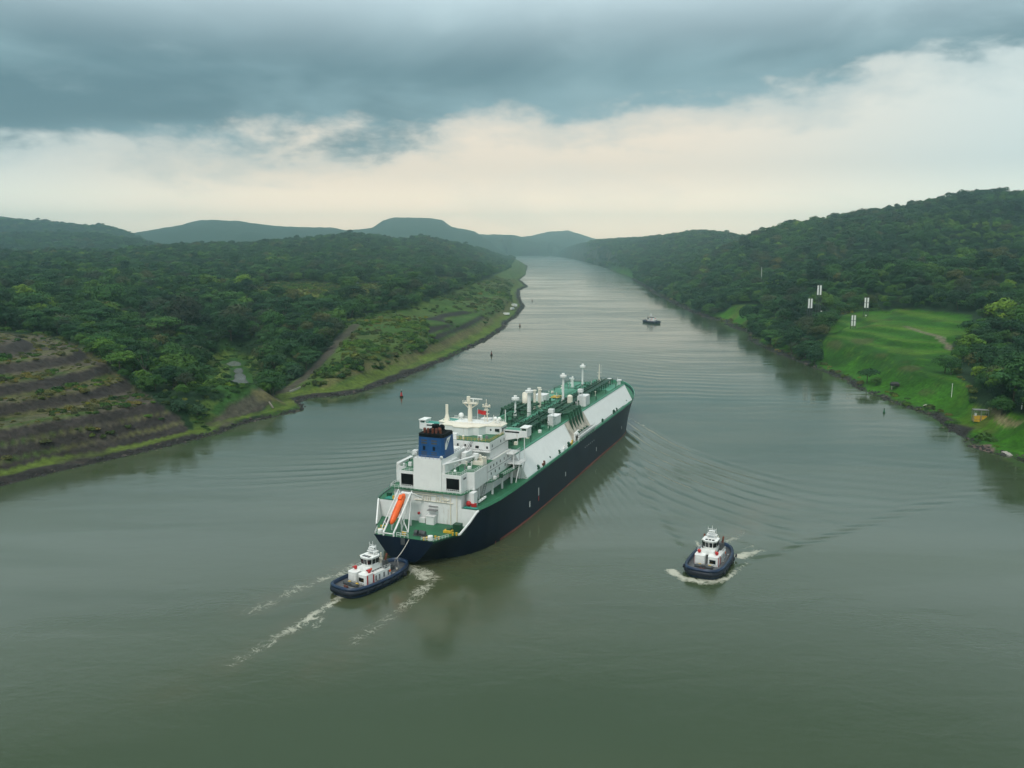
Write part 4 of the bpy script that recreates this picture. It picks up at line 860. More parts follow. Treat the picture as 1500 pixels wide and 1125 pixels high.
MB().tube((-11, 58.2, 37.2), (-11, 58.2, 43.6), .62, .55, 10).tube((-11, 58.2, 37.2), (-11, 58.2, 39.8), 1.3, .6, 8).build('vent_post', M['cream'], ship)
for v, u, r in ((-5.9, 60.5, 1.05), (9.0, 59.6, .85), (10.3, 60.6, .7), (10.6, 58, .5)):
    MB().tube((v, u, 37.3), (v, u, 38.4), .35, n=8).ball((v, u, 38.4+r*.8), r, 12, 8).build('satellite_dome', M['white_clean'], ship, True)
MB().tube((12.2, 62, 37.2), (12.2, 62, 42.4), .16, n=6).tube((7.4, 61.8, 37.2), (7.4, 61.8, 40), .12, n=6).build('antenna', M['white_clean'], ship)
MB().rail([(-9, 54.2, 37.35), (12.6, 55.8, 37.35), (12.8, 61, 37.35), (10, 63.3, 37.35), (-10, 63.3, 37.35)], 1.0, .05, 1.6).build('roof_railing', M['white_clean'], ship)
# provisions cranes
def crane(base, tip, h, name='provision_crane'):
    m = MB().tube(base, (base[0], base[1], base[2]+h), .6, .5, 10).tube((base[0], base[1], base[2]+h-.4), tip, .42, .25, 8).box(base[0]-.9, base[0]+.9, base[1]-.9, base[1]+.9, base[2]+h-1.2, base[2]+h+.5)
    m.tube((base[0], base[1], base[2]+h+1.2), tip, .06, n=4); return m.build(name, M['white'], ship)
crane((11.5, 34.5, 27.2), (5.2, 18.6, 30.2), 3.6); crane((-8.4, 26, 27.1), (-8.6, 36, 31.5), 5.2)
dv = MB()
for v, u in ((12.5, 36, ), (14.4, 34)): dv.box(v-.4, v+.4, u-.4, u+.4, 27.2, 30.6)
dv.box(10.6, 14.8, 33.4, 35.6, 27.3, 28.7).box(13.2, 15, 35.2, 36.3, 27.3, 30).tube((12, 35, 29.6), (15.2, 33, 30.6), .2); dv.build('davit_gear', M['cream'], ship)
MB().ball((8.9, 22.0, 27.7), .55, 8, 5).tube((8.9, 22, 27.2), (8.9, 22, 28.2), .3).build('mushroom_vent', M['white_clean'], ship)
for side in (-1,):
    MB().box(-15.2, -14, 24, 35, 27.1, 28.0).rail([(-19, 40, 27.5), (-15, 38, 27.5)], 1, .06).build('side_locker', M['white'], ship)
# smaller fittings on the decks and walls
def level(host, z): 
    m = MB()
    for v in (-14.06, 14.06): m.box(min(v, v*.996), max(v, v*1.004), 41.5, 60.3, z-.06, z+.06)
    m.box(-14, 14, 41.38, 41.5, z-.06, z+.06); m.build('deck_line', M['grey'], host)
for z in (30.9,): level(t2, z)
for v in (-15.26, 15.26): MB().box(min(v, v*.996), max(v, v*1.004), 36.5, 60.5, 24.05, 24.17).build('deck_line', M['grey'], t1)
def stair(p0, p1, wd=.8):
    m = MB(); a, b = Vector(p0), Vector(p1)
    for dv_ in (0, wd): m.tube(a+Vector((dv_, 0, 0)), b+Vector((dv_, 0, 0)), .09, n=4).tube(a+Vector((dv_, 0, 1)), b+Vector((dv_, 0, 1)), .05, n=4)
    for k in range(9): q = a.lerp(b, (k+.5)/9); m.box(q.x, q.x+wd, q.y-.12, q.y+.12, q.z-.03, q.z+.03)
    m.build('stairway', M['grey'], ship)
stair((14.2, 37, 20.95), (14.2, 33, 15.9)); stair((12.6, 36.2, 24.2), (12.6, 39.6, 27.4)); stair((13.0, 40.3, 27.6), (10.4, 40.3, 30.6)); stair((6.6, 36.5, 31.4), (6.6, 41.4, 33.9)); stair((-13, 40.5, 27.6), (-10, 40.5, 30.6))
random.seed(9)
for k in range(34):
    v, u, z = random.choice([(random.uniform(7, 12), random.uniform(24, 34), 27.34), (random.uniform(-13, -6), random.uniform(20, 34), 27.14), (random.uniform(-13, 13), random.uniform(37, 41), 27.56), (random.uniform(-13, 13), random.uniform(42, 47), 34.0), (random.choice((-1, 1))*random.uniform(15.5, 18.5), random.uniform(38, 60), 20.95), (random.choice((-1, 1))*random.uniform(15.5, 19), random.uniform(22, 58), 15.7)])
    s_ = random.uniform(.35, .8); m = MB()
    if random.random() < .5: m.box(v-s_, v+s_, u-s_*.8, u+s_*.8, z, z+random.uniform(.8, 1.8))
    else: m.tube((v, u, z), (v, u, z+1.2), s_*.5, n=8).ball((v, u, z+1.3), s_*.7, 8, 5, .6)
    m.build('deck_fitting', M[random.choice(['white', 'white_clean', 'cream', 'green_dark', 'grey'])], ship)
for k in range(46):
    v = random.choice([random.uniform(-13.5, -7), random.uniform(10.8, 14.6), random.uniform(-5, 4)]); u = random.uniform(68, 238); s_ = random.uniform(.3, .8); m = MB()
    if 124 < u < 158 and v > 10: continue
    if random.random() < .45: m.tube((v, u, 25), (v, u, 25+random.uniform(2.4, 5.0)), .13, n=6).box(v-.4, v+.4, u-.2, u+.2, 27.6, 27.9)
    else: m.box(v-s_, v+s_, u-s_, u+s_, 25, 25.6+s_)
    m.build('trunk_fitting', M[random.choice(['white', 'white_clean', 'green_dark', 'green_light', 'cream'])], ship)
for u in (84, 108, 186, 206, 228):
    MB().box(-15, 15.4, u-.5, u+.5, 27.0, 27.12).rail([(-15, u-.5, 27.1), (3, u-.5, 27.1)], 1, .05, 3).box(-14.8, -14.5, u-.2, u+.2, 25, 27).box(14.8, 15.1, u-.2, u+.2, 25, 27).build('cross_gangway', M['green_dark'], ship)
for side in (1, -1):
    hp = MB()
    for dv_, z in ((1.9, 16.1), (2.3, 16.1), (2.7, 16.3)):
        hp.tube((side*(23-dv_), 62, z), (side*(23-dv_), 126, z), .14, n=5).tube((side*(23-dv_), 160, z), (side*(23-dv_), 222, z), .14, n=5)
    hp.build('side_piping', M['green_dark'], ship)
    for u in (25, 27.2, 29.4): MB().tube((side*16.6, u, 16.6), (side*16.6, u+1.5, 16.6), .48, n=10).build('liferaft', M['white_clean'], ship)
# mooring deck
rp = MB()                                                    # lifeboat launching ramp
for v in (-7.6, -3.8):
    rp.tube((v, 0.0, 10.4), (v, 12.5, 20.6), .30, n=8).tube((v, 12.5, 9.4), (v, 12.5, 20.8), .3, n=8).tube((v, 5.8, 9.4), (v, 5.8, 15.0), .24, n=6).tube((v, 0.2, 9.4), (v, .2, 10.5), .3, n=6).tube((v, 5.8, 9.6), (v, 11.5, 18.4), .15, n=5)
    rp.tube((v+(-.7 if v < -5 else .7), 0.4, 11.9), (v+(-.7 if v < -5 else .7), 12.6, 22.0), .16, n=6); 
    for k in range(7): t = k/6; rp.tube((v, .3+12*t, 10.5+10*t), (v+(-.7 if v < -5 else .7), .5+12*t, 12.0+10*t), .1, n=4)
rp.box(-7.8, -3.6, 12.2, 14.2, 20.5, 20.8).tube((-7.6, .1, 10.3), (-3.8, .1, 10.3), .2, n=6).tube((-3.8, 5.8, 9.5), (-1.2, 5.6, 9.5), .15).tube((-1.2, 5.6, 9.4), (-3.4, 12, 18.5), .2, n=6).tube((-1.2, 5.6, 9.4), (-3.8, 5.8, 14.8), .2, n=6)
rp.tube((-3.2, 13.5, 20.6), (-1.6, 16.8, 18.4), .35, n=6); rp.build('lifeboat_ramp', M['white'], ship)
for v, u in ((2.6, 4.2), (4.4, 4.4), (5.6, 4.0)):
    MB().tube((v-.55, u, 10.4), (v+.55, u, 10.4), .85, n=12).box(v-.75, v+.75, u-1.0, u+1.0, 9.4, 9.8).build('mooring_winch', M['dark_grey'], ship)
MB().box(12.6, 15.2, 11.6, 14.2, 9.4, 12.0).tube((10.8, 11, 10.3), (12.4, 11, 10.3), .7, n=10).build('mooring_winch', M['green_dark'], ship)
MB().box(10, 13, 9.5, 11.5, 9.4, 10.2).build('rope_store', M['yellow'], ship)
MB().tube((-13.5, 12, 10.2), (-11, 12, 10.2), .8, n=10).box(-14, -10.6, 11, 13.6, 9.4, 10.0).build('mooring_winch', M['dark_grey'], ship)
for v, u in ((-12, 6.5), (-10.6, 6.8), (-11.2, 3.4), (-9.7, 3.6), (8.0, 1.2), (7.2, .6), (10.2, 3.2), (11.5, 3.0), (14.2, 8.2), (15.4, 8.6), (-1.8, 3), (-.8, 2.6)):
    MB().tube((v, u, 9.4), (v, u, 10.15), .3, n=8).tube((v, u, 10.15), (v, u, 10.4), .42, n=8).build('bollard', M['yellow'], ship)
for v, u in ((-9.6, 1.5), (9.2, 1.4)): MB().tube((v, u, 9.4), (v, u, 10.9), .9, n=10).build('fairlead', M['white_clean'], ship)
MB().rail([(-11, .3, 9.4), (-8, .3, 9.4)], 1.1, .06, 1.2).rail([(6.4, .3, 9.4), (10.8, .3, 9.4), (13.6, 6, 9.4)], 1.1, .06, 1.2).rail([(-10.9, .3, 9.4), (-13, 5.5, 9.4)], 1.1, .06, 1.2).rail([(-2.8, .4, 9.4), (1.5, .4, 9.4)], 1.5, .08, 1.4).build('stern_railing', M['white'], ship)
MB().box(-.9, .6, -.35, .1, 7.2, 9.3).build('chock', M['dark_grey'], ship)
# the lifeboat itself lies on the ramp
lb = empty('lifeboat', (0, 0, 0)); ang = math.atan2(10.2, 12.5)
c_w = W(7.0, -5.7)
lb.location = (c_w[0], c_w[1], 16.9); lb.rotation_euler = (ang, 0, -SHIP_TH)
tag(lb, 'orange enclosed lifeboat resting on the sloping white ramp at the ship stern', 'lifeboat')
bm = MB(); prof = [(-6.4, .2), (-5.9, .6), (-4.6, 1.0), (-1.5, 1.25), (2.2, 1.25), (4.6, 1.05), (5.7, .7), (6.2, .2)]; vs = []; nn = 14
for y, r in prof:
    for i in range(nn):
        t = 2*math.pi*i/nn; vs.append((r*math.cos(t), y, r*(1.05 if math.sin(t) > 0 else .95)*math.sin(t)))
bm.add(vs, [(j*nn+i, j*nn+(i+1) % nn, (j+1)*nn+(i+1) % nn, (j+1)*nn+i) for j in range(len(prof)-1) for i in range(nn)] + [tuple(range(nn-1, -1, -1)), tuple(range((len(prof)-1)*nn, len(prof)*nn))])
bm.build('canopy', M['orange'], lb, True)
MB().box(-.7, .7, 2.8, 4.6, .8, 1.7).build('cockpit', M['orange'], lb)
MB().box(-1.31, -1.22, -2, 2, .1, .3).box(1.22, 1.31, -2, 2, .1, .3).build('side_window', M['glass'], lb)
# flag
fl = empty('flag', (0, 0, 0)); p_ = W(59.5, 1.6); fl.location = (p_[0], p_[1], 40.6); fl.rotation_euler = (0, 0, -SHIP_TH); tag(fl, 'small red flag flying beside the cream radar mast', 'flag')
vs = []
for i in range(9):
    for j in (0, 1): vs.append((.1+i*.42, .22*math.sin(i*1.1), j*1.6-.1*i*.5))
m_ = MB().add(vs, [(2*i, 2*i+2, 2*i+3, 2*i+1) for i in range(8)]).build('cloth', M['red'], fl)
MB().tube((0, 0, -3.2), (0, 0, 2.2), .07, n=6).build('staff', M['white_clean'], fl)

# ------------------------------------------------------------------ tugs (y towards the blunt end with the deckhouse, z up)
def tug_outline(d, n=44):
    pts = []
    for i in range(n):
        t = 2*math.pi*i/n; cx, cy = math.cos(t), math.sin(t); e = 3.8 if cy > 0 else 2.5
        k = (abs(cx)**e + abs(cy)**e)**(-1/e); pts.append(((6.5+d)*cx*k*(1.0 if cy > 0 else 1-.06*abs(cy*k)**2), (14.6+d)*cy*k))
    return pts
def make_tug():
    t = empty('tugboat')
    def ring(levels, mat, name, parent, closed_top=False):
        m = MB(); n = 44
        for d, z in levels: m.v += [(x, y, z + 0.5*(y/14.3)**2*(1 if z > 1.5 else .3)) for x, y in tug_outline(d)]
        for j in range(len(levels)-1):
            for i in range(n): m.f.append((j*n+i, j*n+(i+1) % n, (j+1)*n+(i+1) % n, (j+1)*n+i))
        if closed_top: m.f.append(tuple(range((len(levels)-1)*n, len(levels)*n)))
        return m.build(name, mat, parent, True)
    h = ring([(-1.2, -1.5), (-.55, 0), (-.25, 1.2), (-.2, 2.0), (-.3, 2.95), (-.62, 2.98), (-.66, 1.7)], M['tug_blue'], 'hull', t)
    ring([(-.25, .75), (.22, .95), (.34, 1.45), (.22, 1.95), (-.22, 2.15)], M['rubber'], 'fender', h)
    ring([(-.2, 2.1), (.12, 2.2), (.14, 2.75), (-.22, 2.9)], M['tug_blue'], 'upper_fender', h)
    ring([(-.66, 1.5), (-.64, 1.75)], M['tug_deck'], 'deck', t, True)
    def rbox(x0, x1, y0, y1, z0, z1, r=.8, nseg=4, side='all'):
        pts = []
        for cx, cy, a0, rr_ in ((x1-r, y1-r, 0, r), (x0+r, y1-r, 90, r), (x0+r, y0+r, 180, r), (x1-r, y0+r, 270, r)):
            for k in range(nseg+1): a = math.radians(a0+90*k/nseg); pts.append((cx+rr_*math.cos(a), cy+rr_*math.sin(a)))
        return pts, z0, z1
    for side in (1, -1):
        x0, x1 = sorted((side*.45, side*3.9)); p, z0, z1 = rbox(x0, x1, 3.2, 7.2, 1.7, 5.2, .9)
        hs = MB().prism(p, z0, z1).build('deckhouse', M['white_clean'], t)
        MB().box(x0+.7, x1-.7, 7.18, 7.26, 3.0, 4.3).build('window' if side < 0 else 'door', M['glass' if side < 0 else 'white'], hs)
        MB().box(*sorted((side*3.88, side*3.98)), 6.0, 6.45, 1.8, 5.0).build('trim', M['red'], hs); MB().box(*sorted((side*3.88, side*3.98)), 3.3, 3.7, 1.8, 4.6).build('trim', M['red'], hs)
        x0, x1 = sorted((side*2.3, side*3.9)); sh = MB().box(x0, x1, -4.2, 3.2, 1.7, 4.6)
        sd_ = sh.build('side_house', M['white_clean'], t)
        for yy in (-3.2, -1.2, .9, 2.4): MB().box(*sorted((side*3.88, side*3.95)), yy-.35, yy+.35, 2.3, 3.9).build('door', M['grey'], sd_)
        fnl = MB().box(*sorted((side*2.5, side*3.6)), -3.6, -2.0, 4.6, 7.2).build('funnel', M['dark_grey'], t)
        MB().tube((side*3.05, -2.8, 7.2), (side*3.2, -3.4, 9.2), .34, .3, 8).build('exhaust_pipe', M['rust'], fnl)
        mo = MB().tube((side*2.9, 4.4, 5.2), (side*2.9, 4.4, 6.2), .35).ball((side*2.9, 4.4, 5.8), .62, 8, 6).tube((side*2.9, 4.4, 5.9), (side*2.9, 5.6, 6.3), .2); mo.build('fire_monitor', M['red'], t)
        MB().rail([(side*3.8, 3.2, 5.2), (side*3.8, -4.2, 4.6)], 1.0, .05, 1.2).build('railing', M['white_clean'], t)
        MB().box(*sorted((side*1.2, side*2.0)), 8.2, 9.0, 1.7, 2.9).tube((side*1.1, 8.6, 2.5), (side*2.2, 8.6, 2.5), .2).build('towing_bitt', M['yellow'], t)
    MB().box(-2.3, 2.3, -4.0, 3.2, 1.7, 4.9).build('engine_casing', M['dark_grey'], t)
    MB().box(-2.0, 2.0, -3.0, 4.6, 4.9, 6.2).build('wheelhouse_base', M['white_clean'], t)
    oc = lambda s_: [(x*s_, y*s_+.9) for x, y in ((1.2, 2.6), (2.3, 1.5), (2.3, -1.5), (1.2, -2.6), (-1.2, -2.6), (-2.3, -1.5), (-2.3, 1.5), (-1.2, 2.6))]
    wh = MB().prism(oc(.9), 6.2, 9.1, oc(1.05)).build('wheelhouse', M['white_clean'], t)
    a, b = oc(.95), oc(1.07)
    for i in range(8):
        p0, p1 = Vector((*a[i], 7.1)), Vector((*a[(i+1) % 8], 7.1)); q0, q1 = Vector((*b[i], 8.7)), Vector((*b[(i+1) % 8], 8.7)); nn_ = ((p1-p0).cross(q0-p0)).normalized()
        if nn_.to_2d().dot(Vector(a[i])-Vector((0, .9))) < 0: nn_ = -nn_
        k = 2 if (p1-p0).length > 2.2 else 1
        for j in range(k):
            f0, f1 = (j+.1)/k, (j+.9)/k; pts = [p0.lerp(p1, f0), p0.lerp(p1, f1), q0.lerp(q1, f1), q0.lerp(q1, f0)]
            MB().add([q_+nn_*.08 for q_ in pts]+[q_-nn_*.05 for q_ in pts], [(0, 1, 2, 3), (7, 6, 5, 4)]+[(i_, (i_+1) % 4, 4+(i_+1) % 4, 4+i_)[::-1] for i_ in range(4)]).build('window', M['glass'], wh)
    MB().prism(oc(1.1), 9.1, 9.3).build('roof', M['white_clean'], wh)
    for x in (-1.1, 0, 1.1): MB().box(x-.4, x+.4, 1.8, 2.9, 9.32, 9.4).build('roof_window', M['glass'], wh)
    ms = MB()
    for x, y in ((-1.2, -1.4), (1.2, -1.4), (-1.2, .4), (1.2, .4)): ms.tube((x, y, 9.3), (x*.55, -.5+(y+.5)*.4, 11.6), .11, n=5)
    ms.box(-1.7, 1.7, -1.4, .4, 10.2, 10.36).box(-1.0, 1.0, -1.1, .1, 11.5, 11.65).tube((0, -.5, 11.6), (0, -.5, 13.4), .1, .06, 6).tube((-1.4, -.5, 12.2), (1.4, -.5, 12.2), .07, n=4).tube((-1.4, -.5, 10), (-1.4, -.5, 12.6), .06, n=4).tube((1.4, -.5, 10), (1.4, -.5, 12.9), .06, n=4)
    mast = ms.build('mast', M['white'], t)
    MB().box(-1.2, 1.2, .1, .35, 11.0, 11.25).build('radar_scanner', M['white_clean'], mast); MB().ball((-1.3, -.4, 9.8), .45, 8, 6).ball((1.3, -.6, 9.7), .35, 8, 6).build('satellite_dome', M['white_clean'], mast)
    MB().tube((2.0, -1.0, 6.2), (2.6, 2.6, 9.2), .14, n=6).tube((2.6, -2, 4.6), (2.0, 1.8, 6.3), .1, n=5).build('boarding_ladder', M['cream'], t)
    MB().tube((-1.3, -7.6, 2.7), (1.3, -7.6, 2.7), .95, n=12).box(-1.7, -1.3, -8.6, -6.6, 1.7, 3.2).box(1.3, 1.7, -8.6, -6.6, 1.7, 3.2).build('towing_winch', M['dark_grey'], t)
    MB().tube((-1.0, -11.2, 1.7), (-.35, -11.4, 4.2), .2).tube((1.0, -11.2, 1.7), (.35, -11.4, 4.2), .2).tube((-.5, -11.4, 4.1), (.5, -11.4, 4.1), .3).build('tow_staple', M['grey'], t)
    for x, y in ((-2.2, -6), (2.2, -6.2), (-2.6, -8.6), (2.5, -9.0)): MB().tube((x, y, 1.7), (x, y, 2.5), .22, n=8).build('bollard', M['cream'], t)
    MB().ball((2.0, -5.2, 2.2), .5, 8, 5).box(-2.4, -1.4, -5.6, -4.6, 1.7, 2.7).build('hose_reel', M['red'], t)
    MB().rail([(-3.6, 7.6, 1.7), (3.6, 7.6, 1.7)], 1.0, .05, .9).build('foredeck_railing', M['grey'], t)
    MB().tube((-2.6, 9.6, 2.6), (-.8, 9.6, 2.6), .6, n=12).tube((.8, 9.6, 2.6), (2.6, 9.6, 2.6), .6, n=12).box(-.8, .8, 9.1, 10.1, 1.7, 3.1).box(-3, -2.6, 9.2, 10, 1.7, 3.0).box(2.6, 3, 9.2, 10, 1.7, 3.0).build('anchor_windlass', M['dark_grey'], t)
    MB().tube((-.5, 11.6, 1.7), (-.5, 11.6, 2.9), .22).tube((.5, 11.6, 1.7), (.5, 11.6, 2.9), .22).tube((-.9, 11.6, 2.5), (.9, 11.6, 2.5), .16).build('towing_bitt', M['rust'], t)
    for x, y in ((-4.6, 2), (4.6, 2), (-4.6, -5), (4.6, -5)): MB().box(x-.25, x+.25, y-.5, y+.5, 1.7, 2.6).build('deck_locker', M['grey'], t)
    for x, y, z in ((-2.02, 2.6, 5.6), (2.02, 2.6, 5.6), (-3.95, -3.9, 3.4), (3.95, -3.9, 3.4)): MB().tube((x-.06, y, z), (x+.06, y, z), .42, n=12).build('lifebuoy', M['orange'], t)
    for y in (-8, -4.5, -1, 2.5, 6, 9):
        for s_ in (1, -1): MB().tube((s_*6.55, y, 1.5), (s_*6.95, y, 1.5), .62, n=12).build('tyre', M['rubber'], h)
    MB().box(-1.9, 1.9, -2.9, -1.9, 6.2, 7.6).tube((-1.6, -2.4, 7.6), (-1.6, -2.4, 9.4), .2).tube((1.6, -2.4, 7.6), (1.6, -2.4, 9.6), .2).build('vent_house', M['cream'], t)
    return t
tug0 = make_tug()
tlabels = ['navy tugboat pushed up against the stern of the gas carrier', 'navy tugboat running alone with a white bow wave, right of the gas carrier', 'tiny distant tugboat crossing the canal far beyond the ship bow']
for i, (pc_, dc) in enumerate(TUGS):
    o = tug0 if i == 0 else copy_tree(tug0)
    o.location = (pc_[0], pc_[1], -.1); o.rotation_euler = (0, 0, math.atan2(-dc[0], dc[1])); tag(o, tlabels[i], 'tugboat', 'tugboats on the canal')
def world_of(o, p): 
    c_, s_ = math.cos(o.rotation_euler.z), math.sin(o.rotation_euler.z); return Vector((o.location.x+p[0]*c_-p[1]*s_, o.location.y+p[0]*s_+p[1]*c_, o.location.z+p[2]))
a_ = world_of(tug0, (0, -11.4, 4.2)); 
for k, (v, z, lb_) in enumerate([(2.0, 9.2, 'tow rope running from the tug staple up to the ship stern chock')]):
    b2 = W(.1, v); b_ = Vector((b2[0], b2[1], z)); pts = [a_.lerp(b_, i/10) - Vector((0, 0, .5*math.sin(math.pi*i/10))) for i in range(11)]
    o = MB().path(pts, .13, 5).build('tow_rope', M['rope']); tag(o, lb_, 'rope')

# ------------------------------------------------------------------ buoys
def buoy(name, px, py, mat, label, s=1.0, lattice=True):
    g_ = ground(px, py); r_ = empty(name, (g_[0], g_[1], 0)); tag(r_, label, 'buoy', 'channel marker buoys')
    MB().tube((0, 0, -.4), (0, 0, .9*s), 1.25*s, 1.25*s, 14).build('float', M['black'] if mat != 'green' else M['green_dark'], r_)
    bd = MB().tube((0, 0, .9*s), (0, 0, 3.4*s), .85*s, .42*s, 10).build('body', M[mat], r_)
    MB().tube((0, 0, 3.4*s), (0, 0, 4.9*s), .34*s, .34*s, 8).build('topmark', M['black'], r_); MB().ball((0, 0, 5.1*s), .2*s, 6, 4).build('lantern', M['white_clean'], r_)
buoy('channel_buoy', 588, 581.8, 'red', 'red channel buoy floating off the near left bank')
buoy('channel_buoy', 720, 520.5, 'rust', 'dark red buoy off the left bank, beyond the ship', .95)
buoy('channel_buoy', 761.5, 478, 'rust', 'small dark buoy near the white trucks on the far left bank', .95)
buoy('channel_buoy', 779.5, 441, 'rust', 'tiny farthest buoy in mid channel beside the left bank', .95)
buoy('channel_buoy', 1295, 604.5, 'green', 'low green buoy floating off the lawn on the right bank', .62)

# ------------------------------------------------------------------ range boards, sheds, poles on the right bank
def range_board(px, py, D, ph, panels, label, lamp):
    top = at_dist(px, py-ph/2, D); bot = at_dist(px, py+ph/2, D); x, y = (top[0]+bot[0])/2, D
    gz = hgt(x, y); z0, z1 = bot[2], top[2]; r_ = empty('range_board', (x, y, gz)); r_.rotation_euler = (0, 0, -math.atan2(x, y)*.6); tag(r_, label, 'range board', 'white range boards above the lawn')
    z0 -= gz; z1 -= gz; hw = 2.0*D/800; pw = 1.35*D/800; g2 = .5*D/800
    fr = MB()
    for x_ in (-hw, -g2*.6, g2*.6, hw): fr.box(x_-.16, x_+.16, .2, .55, -1.5, z1+.3)
    for k in range(5): z = z0+(z1-z0)*k/4; fr.box(-hw, hw, .25, .5, z-.12, z+.12)
    fr.tube((-hw, .4, 0), (-hw, 4.0, -1), .15).tube((-hw, .4, z1*.8), (-hw, 4.5, -1), .15).tube((hw, .4, z1*.8), (hw, 4.5, -1), .15); fr.build('frame', M['dark_grey'], r_)
    for sx in (-1, 1):
        for k in range(panels):
            a = z0+(z1-z0)*k/panels+.25; b = z0+(z1-z0)*(k+1)/panels-.25
            MB().box(*sorted((sx*g2, sx*(g2+pw))), 0, .2, a, b).build('panel', M['white_clean'], r_)
    if lamp: 
        lx, lz = lamp; MB().box(lx-.7, lx+.7, -.3, .6, z1*0+lz*1.0-.6, lz+.6).box(lx-.12, lx+.12, .1, .4, min(0, lz), lz).build('lamp_box', M['white_clean'], r_); MB().box(lx-.9, lx+.9, -.4, .7, lz+.6, lz+.9).build('lamp_hood', M['black'], r_)
range_board(1200.3, 425, 900, 14.6, 1, 'white twin panel range board, highest on the wooded slope', (3.2, 16))
range_board(1187, 444.5, 860, 14.6, 1, 'white twin panel range board half sunk in treetops, left of the lawn', None)
range_board(1269.5, 443.5, 900, 15.2, 2, 'four panel white range board at the back edge of the lawn', (0, 2.2))
range_board(1250.3, 469.6, 815, 16.4, 2, 'four panel white range board standing alone on the upper lawn', None)
x, y, z = on_land(1435, 617); sh = empty('equipment_shelter', (x, y, z)); sh.rotation_euler = (0, 0, -.25); tag(sh, 'open grey framed shelter holding yellow tanks by the shore path', 'shelter')
fr = MB()
for a in (-3.8, 0, 3.8):
    for b in (-2, 2): fr.box(a-.12, a+.12, b-.12, b+.12, -.5, 6.4)
fr.box(-4, 4, -2.2, 2.2, 6.4, 6.6)
for zz in (1.2, 3.6, 4.6, 5.5): fr.box(-3.8, 3.8, 1.95, 2.05, zz-.08, zz+.08).box(-3.8, 3.8, -2.05, -1.95, zz-.08, zz+.08)
fr.build('frame', M['grey'], sh); MB().box(-3.4, -.2, -1.6, 1.6, -.3, 3.0).build('tank', M['yellow'], sh); MB().box(.4, 3.4, -1.6, 1.6, -.3, 3.0).build('tank', M['yellow'], sh)
MB().tube((-2.6, -1, 3.0), (-2.6, -1, 4.6), .6, n=10).build('drum', M['white_clean'], sh)
x, y, z = on_land(1310, 571); ht = empty('hut', (x, y, z)); tag(ht, 'small dark roofed open hut on the lawn near the shore', 'hut')
MB().box(-2.6, 2.6, -1.8, 1.8, 2.2, 3.6).prism([(-3, -2.2), (3, -2.2), (3, 2.2), (-3, 2.2)], 3.6, 4.9, [(-2.2, -.3), (2.2, -.3), (2.2, .3), (-2.2, .3)]).build('roof', M['thatch'], ht)
for a, b in ((-2.4, -1.6), (2.4, -1.6), (-2.4, 1.6), (2.4, 1.6)): MB().box(a-.12, a+.12, b-.12, b+.12, -.5, 2.3).build('post', M['bark'], ht)
MB().box(-2.9, -2.5, -1.9, -1.6, -.3, 2.2).build('notice_panel', M['concrete'], ht)
def pole(px, py, h, label, r=.16, box_=False):
    x, y, z = on_land(px, py); p = empty('utility_pole', (x, y, z)); tag(p, label, 'pole', 'pale poles on the right bank')
    MB().tube((0, 0, -1), (0, 0, h), r*1.25, r, 8).build('post', M['white_clean'], p); MB().box(-.9, .9, -.1, .1, h-.5, h-.3).build('crossarm', M['grey'], p)
    if box_: MB().box(-.6, .1, -.5, -.1, h*.62, h*.75).build('meter_box', M['white_clean'], p)
pole(1393.5, 584, 9.0, 'thin white pole standing on the lawn above the shelter'); pole(1496.5, 600, 10.5, 'white utility pole with a box beside the dense trees at the picture edge', .26, True)
pole(1115, 412, 24, 'tall faint pole rising from forest far up the right bank', .3); pole(963.5, 394, 12, 'white marker pole in a clearing on the far right bank', .5)
def slabthing(name, p0, p1, wd, th, mat, label, cat):
    a = np.array(on_land(*p0)); b = np.array(on_land(*p1)); d = b-a; L = np.hypot(d[0], d[1]); m = MB().box(-wd/2, wd/2, 0, L, -.4, th)
    o = m.build(name, M[mat]); o.location = (a[0], a[1], max(a[2], .2)); o.rotation_euler = (math.atan2(d[2], L), 0, -math.atan2(d[0], d[1])); tag(o, label, cat)
slabthing('boat_ramp', (1345, 600), (1358, 594.5), 2.0, .5, 'concrete', 'pale concrete slip crossing the rocks on the right bank', 'slipway')
slabthing('concrete_slab', (1470, 666), (1482, 670.5), 3, .4, 'concrete', 'flat pale slab broken on the waterline at the right edge', 'slab')
slabthing('guard_barrier', (424, 575.5), (440.5, 569.5), .5, 1.0, 'concrete', 'long white barrier along the dirt road by the left inlet', 'barrier')
slabthing('fallen_log', (394, 591), (401, 600), .7, .7, 'pale_bark', 'pale fallen log between road and water on the left bank', 'log')
# lorries on the far left bank
def lorry(px, py, rz, label, s=1.0):
    x, y, z = on_land(px, py); t = empty('parked_lorry', (x, y, z+.15)); t.rotation_euler = (0, 0, rz); tag(t, label, 'lorry', 'white lorries on the far bank'); t.scale = (s, s, s)
    MB().box(-1.5, 1.5, -6, 2.6, 1.2, 4.3).build('cargo_box', M['white_clean'], t); cb = MB().box(-1.4, 1.4, 3.0, 5.6, 1.0, 2.4).prism([(-1.4, 3.0), (1.4, 3.0), (1.4, 5.4), (-1.4, 5.4)], 2.4, 3.8, [(-1.3, 3.0), (1.3, 3.0), (1.3, 4.6), (-1.3, 4.6)]).build('cab', M['white_clean'], t)
    MB().box(-1.2, 1.2, -6, 5.4, .7, 1.1).build('chassis', M['dark_grey'], t)
    for y_ in (-4.2, -2.8, 4.2):
        for x_ in (-1.3, 1.3): MB().tube((x_-.2, y_, .55), (x_+.2, y_, .55), .55, n=10).build('wheel', M['black'], t)
